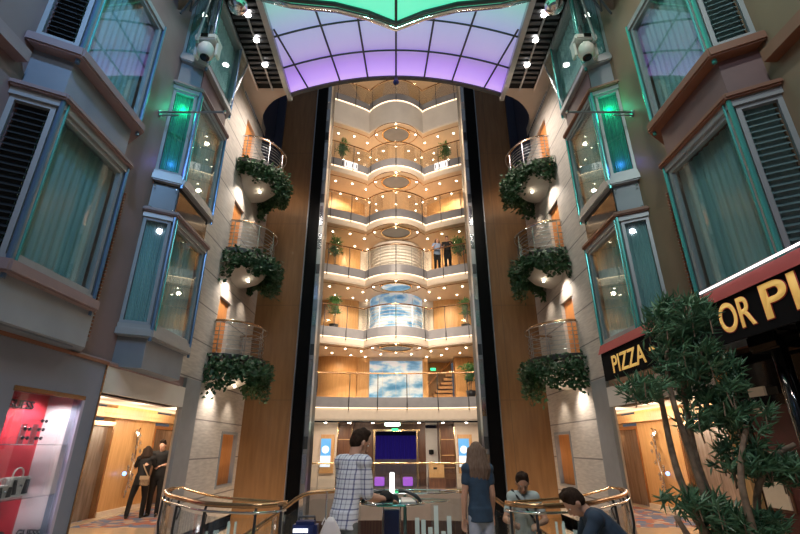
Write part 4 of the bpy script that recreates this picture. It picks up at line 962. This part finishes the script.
# ------------------------------------------------------------------ people
def remesh(m,name,mat,parent,voxel,sm=3):
    me=bpy.data.meshes.new(name); off=Vector((0,0,0))
    me.from_pydata([tuple(v) for v in m.v],[],m.f)
    bm=bmesh.new(); bm.from_mesh(me); bmesh.ops.remove_doubles(bm,verts=bm.verts,dist=1e-6); bmesh.ops.recalc_face_normals(bm,faces=bm.faces); bm.to_mesh(me); bm.free()
    o=bpy.data.objects.new(name,me); C.objects.link(o)
    r=o.modifiers.new('r','REMESH'); r.mode='VOXEL'; r.voxel_size=voxel; r.use_smooth_shade=True
    if sm: s=o.modifiers.new('s','SMOOTH'); s.iterations=sm; s.factor=.5
    dg=bpy.context.evaluated_depsgraph_get(); me2=bpy.data.meshes.new_from_object(o.evaluated_get(dg))
    bpy.data.objects.remove(o); me2.shade_smooth()
    me2.materials.clear(); me2.materials.append(MATS[mat])
    o=bpy.data.objects.new(name,me2); C.objects.link(o); o.parent=parent; return o
def caps(m,P,r):
    """chain of tapered capsules (closed pieces that overlap; the remesh unites them)"""
    P=[Vector(p) for p in P]
    for i in range(len(P)-1):
        m.tube([P[i],P[i+1]],[r[i],r[i+1]],14)
    for p,q in zip(P,r): m.ball(p,q,14,8)
def hand(m,w,d,side,curl=.5,sc=1,palm=None):
    """palm + four unequal fingers + thumb leaving the side of the palm"""
    d=Vector(d).normalized(); pn=Vector(palm or (0,0,-1)); pn=(pn-d*pn.dot(d)).normalized(); u=d.cross(pn)*side
    k=sc
    for a in (-.026,-.009,.009,.026): caps(m,[w+d*.015*k+u*a*.6*k,w+d*.085*k+u*a*k],[.014*k,.012*k])
    for a,L in ((-.030,.058),(-.010,.074),(.010,.080),(.030,.070)):
        p=w+d*.085*k+u*a*k; ch=[p]; dd=d.copy()
        for j,f in enumerate((.45,.32,.23)):
            ang=curl*(.5+.35*j); dd=(dd*math.cos(ang)+pn*math.sin(ang)).normalized(); ch.append(ch[-1]+dd*L*f*k)
        caps(m,ch,[.0095*k,.009*k,.0082*k,.007*k])
    p=w+d*.025*k+u*.028*k; q1=p+(d*.6+u*.75+pn*.2).normalized()*.034*k; q2=q1+(d*.85+u*.2+pn*.45).normalized()*.028*k
    caps(m,[p,q1,q2],[.013*k,.011*k,.0085*k])
def person(name,label,loc,rotz,H,lean=0,side=0,head=(0,0,0),arms=None,legs=None,voxel=.01,skin='skin',top='cloth_navy',sleeve=.6,bottom='jeans_pale',
           hair='hair_dark',hairlen='short',group=None,female=False,hands=(.5,.5),waist=.0,neckdrop=0,shirt_len=.0,shoes='shoe',palms=((0,0,-1),(0,0,-1)),chub=1):
    k=H/1.75
    t=thing(name,label,'person',loc,group); t.rotation_euler=(0,0,rotz)
    hip=Vector((0,0,.92*k)); sp=Vector((math.sin(side)*math.cos(lean),math.sin(lean),math.cos(lean)*math.cos(side)))
    fw=Vector((0,math.cos(lean),-math.sin(lean))); rt=Vector((math.cos(side),0,-math.sin(side)))
    if waist: hip=hip+Vector((0,waist,0))
    wst=hip+sp*.16*k+fw*.005; chs=hip+sp*.36*k+fw*.02*k*(1 if not female else 1.3); nk=hip+sp*.53*k+fw*.02*k
    sw=(.185 if not female else .16)*k*chub
    sh=[nk-sp*.045*k+rt*(x*sw) for x in (-1,1)]
    hl,hy,hr=head # pitch forward, yaw(left +), roll
    hq=(Quaternion((0,0,1),hy)@Quaternion((1,0,0),-(lean+hl)*1.0)); hup=hq@Vector((0,0,1)); hf=hq@Vector((0,1,0)); hx=hq@Vector((1,0,0))
    nb=nk+sp*.0; hc=nk+(sp*.5+hup*.5).normalized()*.152*k+hf*.022*k
    hs=.099*k if H>1.55 else .099*k*1.10
    B=MB()
    # torso (slimmer body below the clothes)
    def ell(m,c,rx,ry,rz,up):
        zq=Vector(up).normalized(); xq=(rt-zq*rt.dot(zq)).normalized(); yq=zq.cross(xq)
        M=Matrix((xq,yq,zq)).transposed(); m.ball(c,1,18,12,(rx,ry,rz),M)
    def torso(m,g):
        R3=((.163,.115),(.146 if not female else .132,.102),(.166 if not female else .150,.112))
        for j in range(9):
            u=j/4; i0=min(1,int(u)); f=u-i0; f=f*f*(3-2*f); c=(hip,wst,chs)[i0].lerp((hip,wst,chs)[i0+1],u-i0)
            rx=R3[i0][0]*(1-f)+R3[i0+1][0]*f; ry=R3[i0][1]*(1-f)+R3[i0+1][1]*f
            ell(m,c,rx*k*chub+g,ry*k*chub+g,.11*k+g,sp)
        ell(m,chs+sp*.06*k,(.16 if not female else .145)*k*chub+g,.105*k*chub+g,.11*k+g,sp); ell(m,nk-sp*.06*k,.15*k*chub+g,.085*k+g,.06*k+g,sp)
        caps(m,[sh[0],nk-sp*.04*k,sh[1]],[.058*k+g,.06*k+g,.058*k+g])
    torso(B,0)
    caps(B,[nk-sp*.05*k,hc-hup*.06*k-hf*.015*k],[.060*k,.054*k])
    # head: skull, face, jaw, nose, ears
    Mh=Matrix((hx,hf,hup)).transposed()
    B.ball(hc+hup*.02*k-hf*.008*k,hs,20,14,(.72,.90,.92),Mh); B.ball(hc-hup*.035*k+hf*.022*k,hs,18,12,(.58,.66,.82),Mh)
    B.ball(hc-hup*.098*k+hf*.055*k,.026*k,10,8); 
    caps(B,[hc+hf*.092*k+hup*.012*k,hc+hf*.108*k-hup*.028*k],[.009*k,.015*k]); caps(B,[hc+hf*.088*k-hup*.06*k-hx*.018*k,hc+hf*.088*k-hup*.06*k+hx*.018*k],[.010*k,.010*k])
    for e in (-1,1): B.ball(hc+hx*e*.083*k-hup*.01*k-hf*.005,.028*k,10,8,(.35,.7,1.1),Mh); caps(B,[hc+hf*.088*k+hup*.028*k+hx*e*.012*k,hc+hf*.078*k+hup*.03*k+hx*e*.045*k],[.008*k,.007*k])
    # arms
    arms=arms or [((-.15,0,-1),(-.05,.15,-1)),((.15,0,-1),(.05,.15,-1))]
    SL=MB(); 
    for i,(ua,fa) in enumerate(arms):
        ua=Vector(ua).normalized(); fa=Vector(fa).normalized(); el=sh[i]+ua*.29*k; wr=el+fa*.25*k
        caps(B,[sh[i],sh[i]+ua*.12*k,el,el+fa*.07*k,wr],[.052*k*chub,.047*k,.038*k,.040*k,.026*k])
        hand(B,wr,fa,1 if i else -1,hands[i],k*1.0,palms[i])
        e=min(1,sleeve); se=sh[i]+ua*.29*k*e; caps(SL,[sh[i],sh[i]+ua*.14*k*min(1,e*1.4),se],[.066*k*chub,.062*k,.058*k])
        if sleeve>1: caps(SL,[el,el+fa*.25*k*(sleeve-1)],[.052*k,.042*k])
    # legs
    legs=legs or [((-.03,0,-1),(0,-.02,-1)),((.03,0,-1),(0,-.02,-1))]
    L=MB(); Sh=MB()
    for i,(ta,ca) in enumerate(legs):
        x=-1 if i==0 else 1; hj=hip+Vector((x*.088*k*chub,0,-.04*k)); kn=hj+Vector(ta).normalized()*.42*k; an=kn+Vector(ca).normalized()*.40*k
        caps(B,[hj,kn,kn+(an-kn)*.3,an],[.078*k,.052*k,.052*k,.034*k])
        caps(L,[hj,hj.lerp(kn,.5),kn,kn+(an-kn)*.35,an],[.098*k*chub,.086*k*chub,.066*k*chub,.064*k*chub,.056*k])
        fd=Vector((x*.15,1,0)).normalized(); caps(Sh,[an-fd*.03*k+Vector((0,0,-.035*k)),an+fd*.07*k+Vector((0,0,-.04*k)),an+fd*.15*k+Vector((0,0,-.05*k))],[.042*k,.040*k,.032*k])
        caps(B,[an,an+fd*.05*k-Vector((0,0,.03*k))],[.034*k,.03*k])
    body=remesh(B,'body',skin,t,voxel*.85 if voxel<.012 else voxel,2)
    T=MB(); torso(T,.016); T.v+=[] ; n0=len(T.v); T.add(SL.v,SL.f)
    if shirt_len:
        ring=[]; N=24
        for u in (0.06,0.0,-.06,-shirt_len-.06):
            w_=1+max(0,-u)*.35
            for i in range(N):
                a=2*PI*i/N; ring.append(hip+sp*u*k+rt*math.cos(a)*.178*k*chub*w_+fw*math.sin(a)*.136*k*chub*w_)
        T.add(ring,[(j*N+i,j*N+(i+1)%N,(j+1)*N+(i+1)%N,(j+1)*N+i) for j in range(3) for i in range(N)]+[tuple(range(N)),tuple(range(3*N,4*N))])
    remesh(T,'shirt',top,t,voxel,3)
    ell(L,hip-Vector((0,0,.04*k)),.158*k*chub,.118*k*chub,.12*k,(0,0,1))
    remesh(L,'trousers',bottom,t,voxel,3); 
    remesh(Sh,'shoes',shoes,t,voxel,2)
    # hair
    Hm=MB(); g=1.10
    Hm.ball(hc+hup*.034*k-hf*.022*k,hs,20,14,(.80,.94,.92),Mh)
    Hm.ball(hc+hup*.0*k-hf*.045*k,hs,18,12,(.76,.68,.86),Mh)
    if hairlen=='short':
        for j in range(9):
            a=j*.7; Hm.ball(hc+hup*(.105+.01*math.sin(j*2))*k+hx*.045*math.sin(a)*k+hf*(.03*math.cos(a)-.0)*k,.034*k,8,6)
    else:
        ln=.25 if hairlen=='long' else .16
        for j in range(-3,4):
            a=j*.42; bx=hx*math.sin(a)*.085*k-hf*(.075*math.cos(a)+.005)*k
            p0=hc+bx+hup*.02*k; p1=p0-hup*.10*k+bx*.10; p2=p1-Vector((0,0,ln*.45*k))-fw*.02*k+rt*.012*j*k; p3=p2-Vector((0,0,ln*.5*k))-rt*.004*j
            caps(Hm,[p0,p1,p2,p3],[.040*k,.042*k,.040*k,.018*k])
    remesh(Hm,'hair',hair,t,voxel,2)
    # eyes and mouth
    for e in (-1,1):
        c=hc+hf*.082*k+hup*.012*k+hx*e*.030*k
        ey=MB().ball(c,.0095*k,10,6).build('eye','eye_white',t,smooth=True); ir=MB().ball(c+hf*.005*k,.006*k,8,6).build('iris','black_matte',t,smooth=True); ir.parent=ey; ir.data.transform(Matrix.Translation(t.location))
    MB().tube([hc+hf*.094*k-hup*.058*k-hx*.02*k,hc+hf*.101*k-hup*.060*k,hc+hf*.094*k-hup*.058*k+hx*.02*k],.0055*k,6).build('mouth','lip',t,smooth=True)
    # builders subtract the parent location: undo for these local pieces
    for ch in t.children:
        if ch.name.split('.')[0] in('eye','iris','mouth'): ch.data.transform(Matrix.Translation(t.location))
    t['H']=0; del t['H']
    return t,dict(nk=nk,hip=hip,sh=sh,hc=hc,sp=sp,fw=fw,rt=rt,k=k)
def part(m,name,mat,t,smooth=True):
    o=m.build(name,mat,t,smooth=smooth); o.data.transform(Matrix.Translation(t.location)); return o

# man, three-quarter back view, leaning over the console
t,J=person('person','man in a blue and white checked shirt and grey trousers leaning towards the glass console',(-.50,4.85,0),R(-38),1.83,lean=.17,head=(.34,-.25,0),
   arms=[((-.12,.22,-1),(.25,1,-.25)),((.10,.05,-1),(.15,1,-.18))],sleeve=.92,top='plaid',bottom='trouser_grey',shirt_len=.02,voxel=.010,hands=(.7,.8),chub=.84)
# dark cap in his hands
o=thing('cap','black cap held by the man in the checked shirt','cap',(-.10,5.02,1.11)); 
MB().lathe((-.10,5.03,1.10),[(.075,0),(.078,.03),(.06,.07),(.03,.09),(0,.095)],18).build('crown','cloth_black',o,smooth=True)
MB().prism([(-.10+.085*math.cos(a)-.02,5.03+.06*math.sin(a)-.07) for a in lin(PI,2*PI,11)]+[(-.03,5.0),(-.18,5.0)],1.095,1.102).build('brim','cloth_black',o)
# woman from behind
t,J=person('person','woman with long brown hair, seen from behind in a blue top and pale jeans',(.98,5.88,0),R(8),1.69,lean=.0,head=(.05,-.18,0),
   arms=[((-.17,-.02,-1),(-.05,.12,-1)),((.12,.0,-1),(.08,.5,-1))],sleeve=.50,top='cloth_teal',bottom='jeans_pale',hair='hair_brown',hairlen='long',female=True,voxel=.010,shirt_len=.03,chub=.84)
ph=J['sh'][0]+Vector((-.17,-.02,-1)).normalized()*.29*J['k']+Vector((-.05,.12,-1)).normalized()*.36*J['k']
# boy in a pale T-shirt behind the right balustrade
t,J=person('person','boy in a pale T-shirt with a chest strap, looking down behind the bronze rail',(1.33,5.28,0),R(172),1.40,lean=.14,head=(.45,.0,0),
   arms=[((-.35,.35,-.85),(.45,.75,-.05)),((.40,.35,-.85),(-.25,.85,-.02))],sleeve=.62,top='cloth_pale',bottom='jeans_dark',skin='skin_tan',voxel=.009,shirt_len=.03,hands=(.9,.9),chub=.74)
m=MB(); sh=J['sh'];sp=J['sp'];fw=J['fw'];hip=J['hip']
m.tube(smooth_path([sh[1]+sp*.07+fw*.0,J['nk']-sp*.10+fw*.13,hip+sp*.22-J['rt']*.07+fw*.135,hip+sp*.06-J['rt']*.15+fw*.08],5),.011,6); part(m,'strap','cloth_black',t)
# boy in navy, bending over the rail
t,J=person('person','dark-haired boy in a navy T-shirt bending far over the right balustrade',(1.90,4.15,0),R(80),1.48,lean=.74,head=(.15,.25,0),
   arms=[((-.1,.55,-.9),(0,.7,-.7)),((.1,.35,-1),(.1,.6,-.8))],sleeve=.70,top='cloth_navy',bottom='jeans_dark',skin='skin',voxel=.009,shirt_len=.02,legs=[((-.05,.10,-1),(0,-.12,-1)),((.05,.1,-1),(0,-.12,-1))])
# couple in the left lift alcove
t,J=person('person','woman all in black with a tan shoulder bag, hugging a man by the lifts',(-6.34,12.35,0),R(14),1.66,lean=.05,head=(.05,.3,0),
   arms=[((-.25,.35,-.6),(.1,.9,.6)),((.25,.3,-.6),(-.2,.9,.65))],sleeve=.75,top='cloth_black',bottom='cloth_black',hair='hair_dark',hairlen='bob',female=True,voxel=.014,shirt_len=.1,legs=[((-.20,-.05,-1),(-.06,-.08,-1)),((.10,.12,-1),(.0,.0,-1))])
sh=J['sh'];m=MB(); m.tube(smooth_path([sh[0]+Vector((.05,.02,.07)),J['nk']+Vector((0,-.12,-.2)),J['hip']+Vector((.13,-.13,.10)),J['hip']+Vector((.17,-.10,.02))],5),.016,6); part(m,'strap','strap_beige',t)
b=thing('shoulder_bag','tan patterned shoulder bag hanging at the hip of the woman in black','bag',(-6.18,12.20,.72))
MB().box(-6.29,-6.07,12.15,12.22,.72,.94).build('body','bag_tan',b,bevel=.02); MB().box(-6.295,-6.065,12.135,12.15,.86,.945).build('flap','strap_beige',b)
t,J=person('person','man in dark clothes embraced by the woman in black in the left lift alcove',(-6.12,12.72,0),R(190),1.80,lean=.06,head=(.2,.0,0),
   arms=[((-.3,.5,-.8),(.4,.9,-.1)),((.35,.5,-.8),(-.3,.9,0))],sleeve=.6,top='cloth_black',bottom='cloth_black',voxel=.014)
# two people on the third deck
z=ZK[2]
person('person','person in a grey blue top leaning at the rail of the third curved deck',(1.90,19.0,z),R(190),1.66,lean=.12,top='shirt_blue',bottom='cloth_black',hairlen='bob',voxel=.02,arms=[((-.3,.4,-.8),(.2,.9,.1)),((.3,.4,-.8),(-.2,.9,.1))])
person('person','person in black standing beside the bushy tree on the third curved deck',(2.38,18.95,z),R(165),1.74,lean=.10,top='cloth_black',bottom='cloth_black',voxel=.02,arms=[((-.3,.4,-.8),(.2,.9,.1)),((.3,.4,-.8),(-.2,.9,.1))])
# ------------------------------------------------------------------ light and camera
w=bpy.data.worlds.new('World'); sc.world=w; w.use_nodes=True
bg=w.node_tree.nodes['Background']; bg.inputs[0].default_value=(.42,.50,.60,1); bg.inputs[1].default_value=.16
# added unseen fill lights behind and above the visitor, coloured washes for the facades
light('SPOT',(0,-1.0,8.8),420,(.80,.88,1),.08,(0,.6,-1),130,1)
light('SPOT',(-1.5,1.0,9.5),800,(.30,.58,1),.08,(-1,.75,-.55),100,1)
light('SPOT',(1.5,1.0,9.5),520,(.72,.85,.80),.08,(1,.75,-.55),100,1)
light('SPOT',(0,1.8,7.0),420,(1,.86,.76),.08,(0,.42,-1),90,1)
light('POINT',(0,6.3,8.2),34,(.35,.9,.75),.1)
light('SPOT',(1.6,2.2,7.0),110,(1,.95,.85),.2,(.15,.30,-1),60,1)
cam=bpy.data.cameras.new('camera'); co=bpy.data.objects.new('camera',cam); C.objects.link(co)
cam.sensor_width=36; cam.lens=36*448/800; cam.shift_x=4/800; cam.clip_start=.05; cam.clip_end=200
co.location=(0,0,1.6); co.rotation_euler=(R(90+21.9),0,0); sc.camera=co

# pieces that sit on a part become sub-parts of it
UNDER={'rivet':'apron','lamp':'bowl','caption_area':'screen','picture':'screen','display':'base','reveal_panel':'mirror_edge','column_trim':'column',
 'corner_trim':'corner_post','light_strip':'edge_band','recess_dish':'recess_ring','narrow_pane':'narrow_frame','pane':'wide_frame','clasp':'body','label':'body',
 'flap':'body','soil':'pot','lettering':('valance','back_panel'),'lettering_edge':'valance','green_edge':'edge','neon_tube':'canopy_edge','slat_':'x','sill_board':'sill','tip':'rod','dome':'mount','mark':'sheet'}
base=lambda o:o.name.split('.')[0]
for root in [o for o in C.objects if o.parent is None and o.type=='EMPTY']:
    kids=list(root.children)
    for ch in kids:
        tg=UNDER.get(base(ch))
        if not tg: continue
        tg=(tg,) if isinstance(tg,str) else tg
        host=[k for k in kids if base(k) in tg]
        if host and ch.parent==root and host[0] is not ch and host[0].parent==root and ch.location.length<1e-6: ch.parent=host[0]
    if root.name.startswith('curved_balcony') or root.name.startswith('balustrade'): pass
